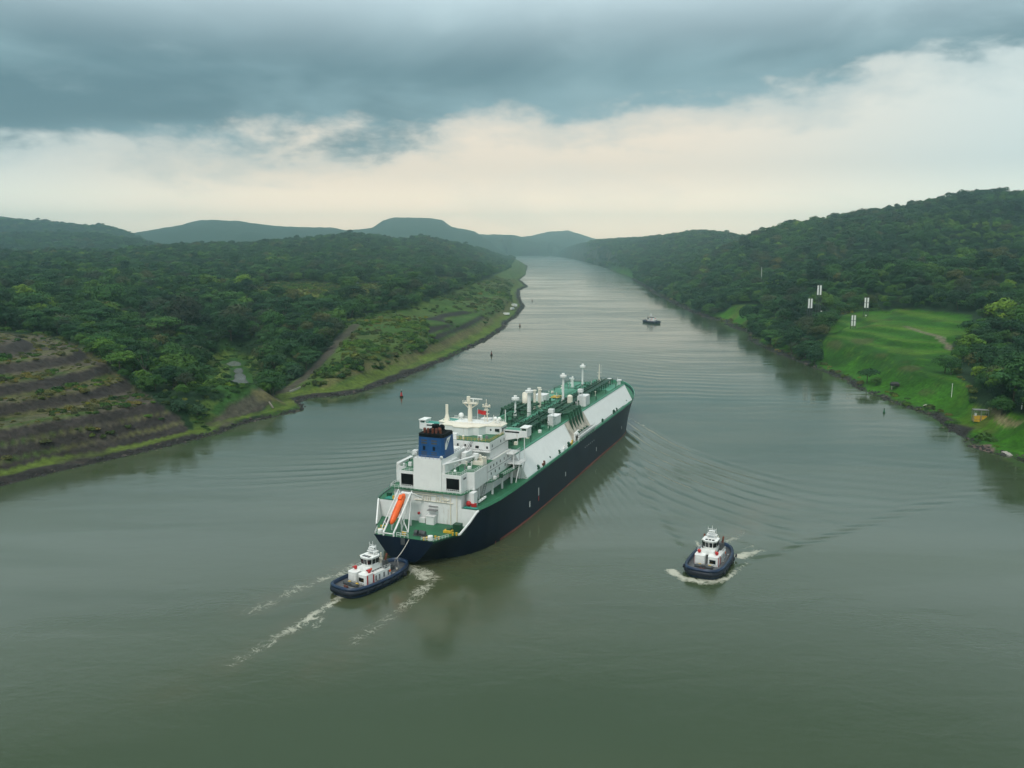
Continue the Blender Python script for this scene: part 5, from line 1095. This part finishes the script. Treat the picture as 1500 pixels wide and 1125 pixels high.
lorry(753, 450, .5, 'white lorry parked on the far left bank road, nearer the point', 1.25); lorry(750.5, 454.5, -.4, 'white lorry parked just behind another on the far left bank', 1.0); lorry(741, 462, 1.2, 'white lorry alone on the track short of the others', .9)

# ------------------------------------------------------------------ trees
def leaf_mat(name, lo, hi, dead=None):
    m = bpy.data.materials.new(name); m.use_nodes = True; n = NT(m.node_tree); b = m.node_tree.nodes['Principled BSDF']
    oi = n.node('ShaderNodeObjectInfo'); co = n.node('ShaderNodeTexCoord').outputs['Object']
    f = n.noise(co, .28, 3.0, .6)
    c_ = n.mix(n.sstep(f, .3, .7), lo, hi)
    c_ = n.mix(1.0, c_, n.ramp(oi.outputs['Random'], [(0, (.45, .52, .60)), (.3, (.75, .85, .9)), (.6, (1.0, 1.0, .95)), (.85, (1.3, 1.3, 1.0)), (1, (2.0, 1.6, 1.0))]), 'MULTIPLY')
    wf_ = n.noise(n.node('ShaderNodeNewGeometry').outputs['Position'], .011, 3.0, .6)
    c_ = n.mix(1.0, c_, n.ramp(wf_, [(.34, (.72, .80, .92)), (.5, (1, 1, 1)), (.66, (1.55, 1.35, 1.0))]), 'MULTIPLY')
    n.put(b.inputs['Base Color'], c_); b.inputs['Roughness'].default_value = .8; b.inputs['Specular IOR Level'].default_value = .2
    return m
KINDS = [  # name, label, height, radius, crown base (fraction), lumps, leaves, leaf size, lo, hi, flat
    ('round', 'dense dark green round crowned tree', 17, 8.0, .22, 9, 1500, 1.25, (0.0130,0.0442,0.0156), (0.0221,0.0676,0.0208), .62),
    ('broad', 'mid green broad crowned tree', 16, 9.2, .25, 11, 1700, 1.25, (0.0208,0.0650,0.0169), (0.0364,0.1014,0.0234), .50),
    ('umbrella', 'flat topped spreading green tree', 18, 10.5, .55, 13, 1500, 1.2, (0.0182,0.0598,0.0195), (0.0338,0.0962,0.0273), .26),
    ('tall', 'tall narrow dark tree', 22, 6.2, .22, 8, 1400, 1.2, (0.0117,0.0416,0.0182), (0.0208,0.0650,0.0247), 1.2),
    ('light', 'yellow green loose crowned tree', 15, 7.4, .28, 8, 1300, 1.2, (0.0390,0.0936,0.0156), (0.0676,0.1365,0.0234), .6),
    ('sparse', 'brownish olive thin leaved tree', 17, 8.0, .35, 9, 1100, 1.05, (0.0390,0.0546,0.0260), (0.0650,0.0754,0.0364), .55),
    ('bush', 'low pale green feathery tree', 9, 6.4, .08, 8, 1200, 1.0, (0.0338,0.0780,0.0338), (0.0546,0.1092,0.0468), .55),
    ('bare', 'grey tree with mostly bare branches', 17, 7.5, .4, 12, 260, .8, (0.0780,0.0780,0.0520), (0.1170,0.1105,0.0715), .6),
]
def crown_mesh(kind, seed):
    nm, lab, H, R, base, nl_, nleaf, ls, lo, hi, flat = KINDS[kind]; r = np.random.default_rng(seed)
    zc = H*(base + (1-base)*.42); rz = H*(1-base)*.52
    lumps = []
    for k in range(nl_):
        a = k*2.39996 + r.uniform(-.4, .4); q = math.sqrt((k+.5)/nl_)
        x = R*.74*q*math.cos(a)*r.uniform(.75, 1.15); y = R*.74*q*math.sin(a)*r.uniform(.75, 1.15)
        top = zc + rz*math.sqrt(max(0, 1-q*q*.92))*r.uniform(.62, 1.02); 
        if kind == 2: top = H*(.82 + .14*r.uniform(-1, 1)*(1-.4*q)) - q*q*1.6
        rad = R*r.uniform(.36, .56); lumps.append((x, y, top-rad*.55, rad, rad*r.uniform(.6, .85) if kind != 2 else rad*.42))
        if kind not in (2, 7) and q > .55: lumps.append((x*1.04, y*1.04, zc - rz*r.uniform(.1, .6), rad*.95, rad*.8))
    per = max(10, nleaf//len(lumps)); V = []; Fc = []
    for (x, y, z, ra, rb) in lumps:
        d = r.normal(size=(per, 3)); d /= np.linalg.norm(d, axis=1)[:,None]; d[:,2] = np.where(d[:,2] < -.25, -d[:,2], d[:,2])
        rr = (r.uniform(.88, 1.07, per))[:,None]
        p = np.array([x, y, z]) + d*np.array([ra, ra, rb])*rr
        nrm = d*np.array([1/ra, 1/ra, 1/rb]); nrm /= np.linalg.norm(nrm, axis=1)[:,None]; nrm = nrm + r.normal(size=(per, 3))*.24; nrm /= np.linalg.norm(nrm, axis=1)[:,None]
        t = np.cross(nrm, r.normal(size=(per, 3))); t /= np.linalg.norm(t, axis=1)[:,None]; b = np.cross(nrm, t)
        s = (ls*r.uniform(.55, 1.15, per))[:,None]; s2 = s*r.uniform(.55, .9, (per, 1))
        k = len(V)*4
        V.append(np.stack([p-t*s*.6, p-b*s2*.55, p+t*s*.6, p+b*s2*.55], 1))
    V = np.concatenate(V).reshape(-1, 3); F_ = np.arange(len(V)).reshape(-1, 4)
    return V, F_
def trunk_mesh(kind, seed):
    nm, lab, H, R, base, *_ = KINDS[kind]; r = random.Random(seed); m = MB(); hb = H*max(base, .2)*1.15
    m.tube((0, 0, -1.5), (r.uniform(-.3, .3), r.uniform(-.3, .3), hb), .48, .34, 7)
    nb = 7 if kind != 7 else 16
    for k in range(nb):
        a = 2*math.pi*k/nb + r.uniform(-.4, .4); l = R*r.uniform(.45, .8); z1 = H*r.uniform(.6, .86)
        mid = (l*.45*math.cos(a), l*.45*math.sin(a), hb+(z1-hb)*.5); end = (l*math.cos(a), l*math.sin(a), z1)
        m.tube((0, 0, hb*.9), mid, .26, .17, 5).tube(mid, end, .17, .06, 5)
        if kind == 7:
            for j in range(3): m.tube(mid if j == 0 else end, (end[0]+r.uniform(-2.4, 2.4), end[1]+r.uniform(-2.4, 2.4), end[2]+r.uniform(.5, 2.6)), .09, .03, 4)
    return m
LM = [leaf_mat('leaves_'+k[0], k[8], k[9]) for k in KINDS]
VAR = {}
for k in range(len(KINDS)):
    for v in range(2):
        V, F_ = crown_mesh(k, 100+k*10+v); co = np_mesh('crown', V, F_, LM[k], None, False); cm_ = co.data; bpy.data.objects.remove(co)
        t_ = trunk_mesh(k, 50+k*10+v).build('trunk', M['pale_bark'] if k in (3, 7) else M['bark']); tm_ = t_.data; bpy.data.objects.remove(t_); VAR[k, v] = (cm_, tm_)

# where trees can stand: scattered over the land, thinner with distance
r = np.random.default_rng(5)
cx, cy = [], []
bands = [(330, 900, 9.2), (900, 1500, 11.0), (1500, 2200, 15.0), (2200, 3200, 20.0), (3200, 5200, 28.0)]
for y0, y1, sp in bands:
    R_ = y1; nn = int((R_*1.36)/sp)+1; gx0 = np.arange(-nn//2, nn//2+1)*sp; gy0 = np.arange(y0*.82, y1, sp)
    A, B = np.meshgrid(gx0, gy0); A = A + r.uniform(-.48, .48, A.shape)*sp; B = B + r.uniform(-.48, .48, A.shape)*sp
    rad = np.hypot(A, B); ok = (rad >= y0) & (rad < y1) & (np.abs(np.arctan2(A, B)) < math.radians(36)); cx.append(A[ok]); cy.append(B[ok])
TX, TY = np.concatenate(cx)[None], np.concatenate(cy)[None]
TS = shore_signed(TX, TY); TZ = height(TX, TY, TS)
TX, TY, TS, TZ = (a[0] for a in (TX, TY, TS, TZ))
tpx, tpy = pixel(TX, TY, TZ)
def npm(poly): return inside(tpx, tpy, np.array(poly, float))
left = TX < np.interp(TY, [300, 1000, 8000], [0, 60, 300])
ok = TS > np.where(left, 16, np.where(TY < 620, 14, 3.5)); ok &= TZ > .5
NO_L = [[(-600,462),(-100,478),(0,482),(60,488),(118,503),(160,538),(212,576),(258,606),(285,632),(330,606),(345,600),(400,592),(430,640),(-100,860)],
        [(262,556),(318,534),(312,505),(305,480),(325,478),(335,500),(378,500),(384,535),(383,564),(398,592),(345,622),(292,640),(280,606),(322,578)],
        [(395,592),(428,556),(452,540),(478,522),(494,500),(508,472),(530,458),(560,462),(600,454),(645,434),(690,420),(725,402),(744,394),(752,380),(762,370),(840,372),(840,700),(380,640)]]
NO_R = [LAWN_T, [(1040,478),(1052,464),(1073,447),(1110,447),(1122,455),(1098,473),(1080,484)], [(880,398),(897,390.5),(925,393),(934,409),(915,406)]]
for p in NO_L: ok &= ~(npm(p) & left)
for p in NO_R: ok &= ~(npm(p) & ~left)
for a, b, rx, ry in [(440,428,70,15),(545,425,38,10),(645,414,28,8),(405,418,18,5),(560,359,42,2.4),(497,370.5,10,1.3),(500,450,20,4)]: ok &= ~((((tpx-a)/rx)**2+((tpy-b)/ry)**2 < 1) & left)
den = fbm(TX, TY, 90, 3, 61)
ok &= ~((den > .42) & (TY < 1800) & (r.random(TX.shape) < .5))
TX, TY, TS, TZ, tpx, tpy, left = (a[ok] for a in (TX, TY, TS, TZ, tpx, tpy, left))
N = len(TX); u_ = r.random(N); nz = fbm(TX, TY, 160, 3, 71) + fbm(TX, TY, 40, 2, 72)*.6
kind = np.select([u_ < .26, u_ < .50, u_ < .64, u_ < .71, u_ < .84, u_ < .92, u_ < .992], [0, 1, 2, 3, 4, 5, 6], 7)
kind = np.where((nz > .42) & (r.random(N) < .35), 5, kind); kind = np.where((nz < -.36) & (r.random(N) < .5), 4, kind)
kind = np.where((kind == 7) & ((TY > 1100) | ~left), 0, kind)
pnd = np.hypot(TX+200, TY-640) < 75; kind = np.where(pnd & (r.random(N) < .45), 6, kind)
scale = np.exp(r.normal(0, 1, N)*np.interp(TY, [900, 1500], [.27, .16]))*np.interp(TY, [400, 1500, 2200, 3200, 5200], [.88, 1.0, 1.12, 1.4, 1.9]); scale = scale*np.where((TY < 1600) & (r.random(N) < .5), .66, 1.0); scale = np.clip(scale, .4, 2.4)
edge_ = left & (npm([(-600,470),(0,470),(120,490),(215,560),(300,620),(330,600),(260,540),(150,470),(0,440),(-600,440)]) if False else (TY < 520)); scale = np.where(edge_ & left, scale*.72, scale)
zs = scale*np.interp(TY, [2200, 5200], [1.0, .72])
rot = r.uniform(0, 2*math.pi, N); var = r.integers(0, 2, N)

# the trees that show largest stand as trees of their own
ext_ = np.array([k[3] for k in KINDS])[kind]*scale/np.hypot(TX, TY)
vis = (tpx > -10) & (tpx < 1510) & (TY < 1100)
# hidden behind nearer trees or slopes: keep what an upward look from the camera can reach
def clear_view(i):
    p = np.array([TX[i], TY[i], TZ[i]+KINDS[kind[i]][2]*zs[i]*.85]); t = np.linspace(.45, .985, 60); q = p[None]*t[:,None] + np.array([0, 0, CAM_H])*(1-t[:,None])
    return np.all(height(q[:,0][None], q[:,1][None])[0] < q[:,2]+.5)
order = [i for i in np.argsort(-ext_) if vis[i]]; chosen = []
for i in order:
    if len(chosen) >= 284: break
    if clear_view(i): chosen.append(i)
ZONES = [(lambda x, y, p, q: x < 0 and y < 640 and p < 345, 'on the spur above the dark terraces', 'trees on the spur above the terraced cut'),
         (lambda x, y, p, q: x < 0 and p < 420 and q > 470 and y < 900, 'around the creek pond', 'trees around the creek pond'),
         (lambda x, y, p, q: x < 60 and p < 360, 'in the left bank valley', 'trees of the left valley forest'),
         (lambda x, y, p, q: x < 60 and p < 720, 'on the knoll by the dirt road', 'trees on the knoll by the dirt road'),
         (lambda x, y, p, q: p < 1240 and q > 440, 'in the shore clump left of the lawn', 'trees of the right shore clump'),
         (lambda x, y, p, q: p < 1240, 'along the right shore', 'trees along the right shore'),
         (lambda x, y, p, q: p > 1380 and q > 480, 'in the grove right of the lawn', 'trees in the grove beside the lawn'),
         (lambda x, y, p, q: True, 'on the hillside behind the lawn', 'trees on the hillside behind the lawn')]
zone_of = {}
for i in chosen:
    for zi, (fn_, lab, grp) in enumerate(ZONES):
        if fn_(TX[i], TY[i], tpx[i], tpy[i]): zone_of[i] = zi; break
lab_of = {}
for zi in range(len(ZONES)):
    for k in range(len(KINDS)):
        mem = [i for i in chosen if zone_of[i] == zi and kind[i] == k]
        if not mem: continue
        for i in mem: lab_of[i] = KINDS[k][1] + ' ' + ZONES[zi][1]
        if len(mem) > 1:
            i = min(mem, key=lambda j: TS[j]); lab_of[i] = KINDS[k][1] + ' nearest water, ' + ZONES[zi][1]
            rest = [j for j in mem if j != i]
            j = max(rest, key=lambda j: zs[j]); lab_of[j] = 'biggest ' + KINDS[k][1] + ' ' + ZONES[zi][1]
            rest = [q_ for q_ in rest if q_ != j]
            if rest: j = max(rest, key=lambda q_: TZ[q_]); lab_of[j] = 'highest ' + KINDS[k][1] + ' ' + ZONES[zi][1]
        elif len(mem) == 1: lab_of[mem[0]] = 'only ' + lab_of[mem[0]]
def add_tree(k, v, x, y, z, sx, sz, rz, label, group, name='tree'):
    e = empty(name, (x, y, z-.3), rz); e.scale = (sx, sx, sz); tag(e, label, 'tree', group)
    for nm_, me in (('crown', VAR[k, v][0]), ('trunk', VAR[k, v][1])):
        o = bpy.data.objects.new(nm_, me); COL.objects.link(o); o.parent = e
    return e
protos = {}
for i in chosen:
    e = add_tree(int(kind[i]), int(var[i]), TX[i], TY[i], TZ[i], scale[i], zs[i], rot[i], lab_of[i], ZONES[zone_of[i]][2])
    protos.setdefault((int(kind[i]), int(var[i])), e.children[0])
# single trees on the lawn and slopes
for (px, py, k, v, s_, lab) in [(1270, 562, 2, 0, .78, 'lone flat topped tree on the lawn slope near the shore'), (1283, 566, 4, 1, .5, 'small pale green tree just below the lone lawn tree'),
                                (1384, 547, 2, 1, .85, 'pale trunked tree at the lawn edge, first before the grove'), (1393, 549, 1, 0, .8, 'pale trunked tree at the lawn edge, second before the grove'),
                                (94, 487, 7, 0, .95, 'bare branched grey tree at the top of the terraces'), (92 + 58, 512, 7, 1, .85, 'leaning bare tree lower on the terrace edge'), (30, 478, 4, 0, .8, 'yellow green tree on the rim of the upper terrace'),
                                (1193, 536, 0, 0, .9, 'tall dark tree with a visible pale trunk at the lawn shore corner'), (290, 612, 6, 0, .9, 'low bushy tree where the terraces meet the creek track'), (262, 606, 6, 1, .8, 'bushy tree at the foot of the terraced cut')]:
    x, y, z = on_land(px, py); add_tree(k, v, x, y, z, s_, s_, r.uniform(0, 6), lab, None)

def scatter(name, pts, idx, src, label, rotz, scl, tilt=None):
    me = bpy.data.meshes.new(name); me.vertices.add(len(pts)); me.vertices.foreach_set('co', np.asarray(pts, np.float32).ravel())
    for nm_, typ, key, arr in (('pid', 'INT', 'value', idx.astype(np.int32)), ('spin', 'FLOAT_VECTOR', 'vector', np.stack([np.zeros(len(idx)), np.zeros(len(idx)), rotz], -1).astype(np.float32)), ('size', 'FLOAT_VECTOR', 'vector', scl.astype(np.float32))):
        a = me.attributes.new(nm_, typ, 'POINT'); a.data.foreach_set(key, np.ascontiguousarray(arr).ravel())
    o = bpy.data.objects.new(name, me); COL.objects.link(o); tag(o, label, None, None, 'stuff')
    ng = bpy.data.node_groups.new(name+'_nodes', 'GeometryNodeTree'); ng.interface.new_socket('Geometry', in_out='INPUT', socket_type='NodeSocketGeometry'); ng.interface.new_socket('Geometry', in_out='OUTPUT', socket_type='NodeSocketGeometry')
    gi = ng.nodes.new('NodeGroupInput'); go = ng.nodes.new('NodeGroupOutput'); jn = ng.nodes.new('GeometryNodeJoinGeometry')
    def attr(nm_, typ): n = ng.nodes.new('GeometryNodeInputNamedAttribute'); n.data_type = typ; n.inputs['Name'].default_value = nm_; return n.outputs[0]
    pid, spin, size = attr('pid', 'INT'), attr('spin', 'FLOAT_VECTOR'), attr('size', 'FLOAT_VECTOR')
    for k, so in enumerate(src):
        cmp_ = ng.nodes.new('FunctionNodeCompare'); cmp_.data_type = 'INT'; cmp_.operation = 'EQUAL'
        ng.links.new(pid, cmp_.inputs[2]); cmp_.inputs[3].default_value = k
        oi = ng.nodes.new('GeometryNodeObjectInfo'); oi.inputs[0].default_value = so; oi.inputs['As Instance'].default_value = True; oi.transform_space = 'ORIGINAL'
        ip = ng.nodes.new('GeometryNodeInstanceOnPoints'); ng.links.new(gi.outputs[0], ip.inputs['Points']); ng.links.new(cmp_.outputs[0], ip.inputs['Selection'])
        ng.links.new(oi.outputs['Geometry'], ip.inputs['Instance'])
        e2r = ng.nodes.new('FunctionNodeEulerToRotation'); ng.links.new(spin, e2r.inputs[0]); ng.links.new(e2r.outputs[0], ip.inputs['Rotation']); ng.links.new(size, ip.inputs['Scale']); ng.links.new(ip.outputs[0], jn.inputs[0])
    ng.links.new(jn.outputs[0], go.inputs[0])
    md = o.modifiers.new('scatter', 'NODES'); md.node_group = ng
    return o
keys = sorted(protos); kid = {k: i for i, k in enumerate(keys)}
rest = np.ones(N, bool); rest[chosen] = False
pid = np.array([kid.get((int(k), int(v)), kid.get((int(k), 1-int(v)), 0)) for k, v in zip(kind, var)])
sel = rest
scatter('forest', np.stack([TX, TY, TZ-.4-zs*np.interp(TY, [2200, 3200], [0, 5.0])], -1)[sel], pid[sel], [protos[k] for k in keys], 'dense tropical forest covering the hills beyond the nearest trees', rot[sel], np.stack([scale, scale, zs], -1)[sel])

# scrub over the banks and riprap along the water line
def hidden_proto(name, mesh, mat): o = bpy.data.objects.new(name, mesh); return o
def bush_mesh(seed):
    rr2 = np.random.default_rng(seed); V = []
    for q_ in range(7):
        cx_, cy_, rad = rr2.uniform(-1.1, 1.1), rr2.uniform(-1.1, 1.1), rr2.uniform(.7, 1.3); n_ = 46
        d = rr2.normal(size=(n_, 3)); d /= np.linalg.norm(d, axis=1)[:,None]; d[:,2] = np.abs(d[:,2]); p = np.array([cx_, cy_, .2]) + d*np.array([rad, rad, rad*.95])
        nr = d + rr2.normal(size=(n_, 3))*.4; nr /= np.linalg.norm(nr, axis=1)[:,None]; t = np.cross(nr, rr2.normal(size=(n_, 3))); t /= np.linalg.norm(t, axis=1)[:,None]; b = np.cross(nr, t); s = rr2.uniform(.3, .6, (n_, 1))
        V.append(np.stack([p-t*s, p-b*s*.7, p+t*s, p+b*s*.7], 1))
    V = np.concatenate(V).reshape(-1, 3); return V, np.arange(len(V)).reshape(-1, 4)
src = []
for i, (lo, hi) in enumerate([((.030,.075,.014),(.055,.115,.022)), ((.055,.085,.018),(.095,.12,.030)), ((.065,.072,.024),(.11,.108,.045)), ((.018,.050,.015),(.032,.075,.020))]):
    V, F_ = bush_mesh(900+i); o = np_mesh('bush_source', V, F_, leaf_mat('scrub_leaves', lo, hi), None, False); COL.objects.unlink(o); src.append(o)
nB = 42000
bx = r.uniform(-420, 420, nB*3); by = r.uniform(340, 2100, nB*3)**1.0
by = 340 + (2100-340)*r.random(nB*3)**1.6; bs = shore_signed(bx[None], by[None])[0]; bz = height(bx[None], by[None], bs[None])[0]
bpx, bpy_ = pixel(bx, by, bz)
inL = inside(bpx, bpy_, np.array(NO_L[2], float)) & (bx < 60) & (bs > 20); inT = inside(bpx, bpy_, np.array(TER_L, float)) & (bx < 0) & (bs > 26); inC = inside(bpx, bpy_, np.array(NO_L[1], float)) & (bx < 0) & (bs > 5)
inTM = inside(bpx, bpy_, np.array(TER_M, float)) & (bx < 0)
inF = (bs > 18) & (bx < 40) & ~inL & ~inT & ~inC & (bpx > -60); inR = (bx > 60) & (bs > 1.5) & (bs < 9) & (by > 430)
lc = np.array(LAWN[:14], float); lcm = lc.mean(0); inG = np.zeros(bx.shape, bool)
for a, b, rx, ry in [(440,428,70,15),(545,425,38,10),(645,414,28,8)]: inG |= ((bpx-a)/rx)**2+((bpy_-b)/ry)**2 < 1
inG &= bx < 60; inE = (bx > 60) & ~inside(bpx, bpy_, np.array(LAWN, float)) & inside(bpx, bpy_, (lc-lcm)*1.13+lcm) & (bs > 6)
bn = fbm(bx, by, 34, 3, 81) + fbm(bx, by, 120, 2, 82)*.7
lnr = np.array([ground(x_, y_, z_)[:2] for (x_, y_), z_ in zip(ROAD1, [2.4,2.4,2.6,2.8,3,4,5,6.5,11,14.5,18])]); offroad = seg_dist(bx, by, lnr) > 8
pr = inL*np.clip(.30+bn*1.0, .05, .9)*.8 + inT*np.clip(.30+bn*.7, .02, .8)*(np.abs(np.mod((bz+.15)/6.3, 1.0)-.5) > .36) - inTM*.6 + inC*.5 + inF*.10 + inR*.16 + inE*.5 + inG*.35
kp = (r.random(nB*3) < pr) & offroad & (np.abs(bx/by) < .66)
bx, by, bz, bn, inT, inR, inC = (a[kp] for a in (bx, by, bz, bn, inT, inR, inC)); nb_ = len(bx)
bk = np.where(bn > .22, 0, np.where(bn > -.05, 1, np.where(bn > -.25, 2, 1))); bk = np.where(r.random(nb_) < .25, r.integers(0, 4, nb_), bk); bk = np.where(inT & (r.random(nb_) < .6), 2, bk); bk = np.where(inC, np.where(r.random(nb_) < .6, 0, 3), bk)
bsz = np.exp(r.normal(0, .45, nb_))*np.where(inT, .48, np.where(inC, .6, .95))*np.where(bn > .25, 1.45, 1.0)
bsz = np.minimum(bsz, 2.2)
scatter('scrub', np.stack([bx, by, bz-.2], -1), bk, src, 'low scrub and tall grass over the cut banks', r.uniform(0, 6.28, nb_), np.stack([bsz, bsz, bsz*r.uniform(.6, 1.15, nb_)], -1))
rs = []
rock_mats = [paint('dark_shore_rock', (.030, .029, .028), .9, .5, .8), paint('brown_shore_rock', (.075, .062, .052), .9, .4, .8)]
for i in range(3):
    m = MB().ball((0, 0, 0), 1.0, 8, 5, .75); rr3 = random.Random(i); m.v = [(x*rr3.uniform(.7, 1.25), y*rr3.uniform(.7, 1.25), z*rr3.uniform(.6, 1.2)) for x, y, z in m.v]
    o = m.build('rock_source', rock_mats[0 if i < 2 else 1]); COL.objects.unlink(o); rs.append(o)
pts = []
for ln in (LEFT, RIGHT):
    for (x0, y0), (x1, y1) in zip(ln[:-1], ln[1:]):
        L = math.hypot(x1-x0, y1-y0); dmid = (y0+y1)/2
        if dmid > 2600 or y0 < 250: continue
        for _ in range(int(L*min(1.5, 1500/dmid))):
            t = r.random(); nx_, ny_ = -(y1-y0)/L, (x1-x0)/L; off = r.normal(1.2, 1.7)*(1 if ln is LEFT else -1)*1.0
            pts.append((x0+(x1-x0)*t+nx_*off, y0+(y1-y0)*t+ny_*off, off if ln is LEFT else -off))
pts = np.array(pts); pz = np.maximum(height(pts[:,0][None], pts[:,1][None])[0], -.2); n_ = len(pts); rsz = np.exp(r.normal(-.45, .42, n_))*np.interp(pts[:,1], [400, 1500], [.9, 1.9])
pz = np.minimum(pz, 1.6)
scatter('shore_rocks', np.stack([pts[:,0], pts[:,1], pz], -1), r.choice([0, 1, 2], n_, p=[.45, .4, .15]), rs, 'dark broken rocks lining both shores at the water', r.uniform(0, 6.28, n_), np.stack([rsz, rsz*.8, rsz*.8], -1))
print('trees', N, 'chosen', len(chosen), 'bushes', nb_, 'rocks', n_)
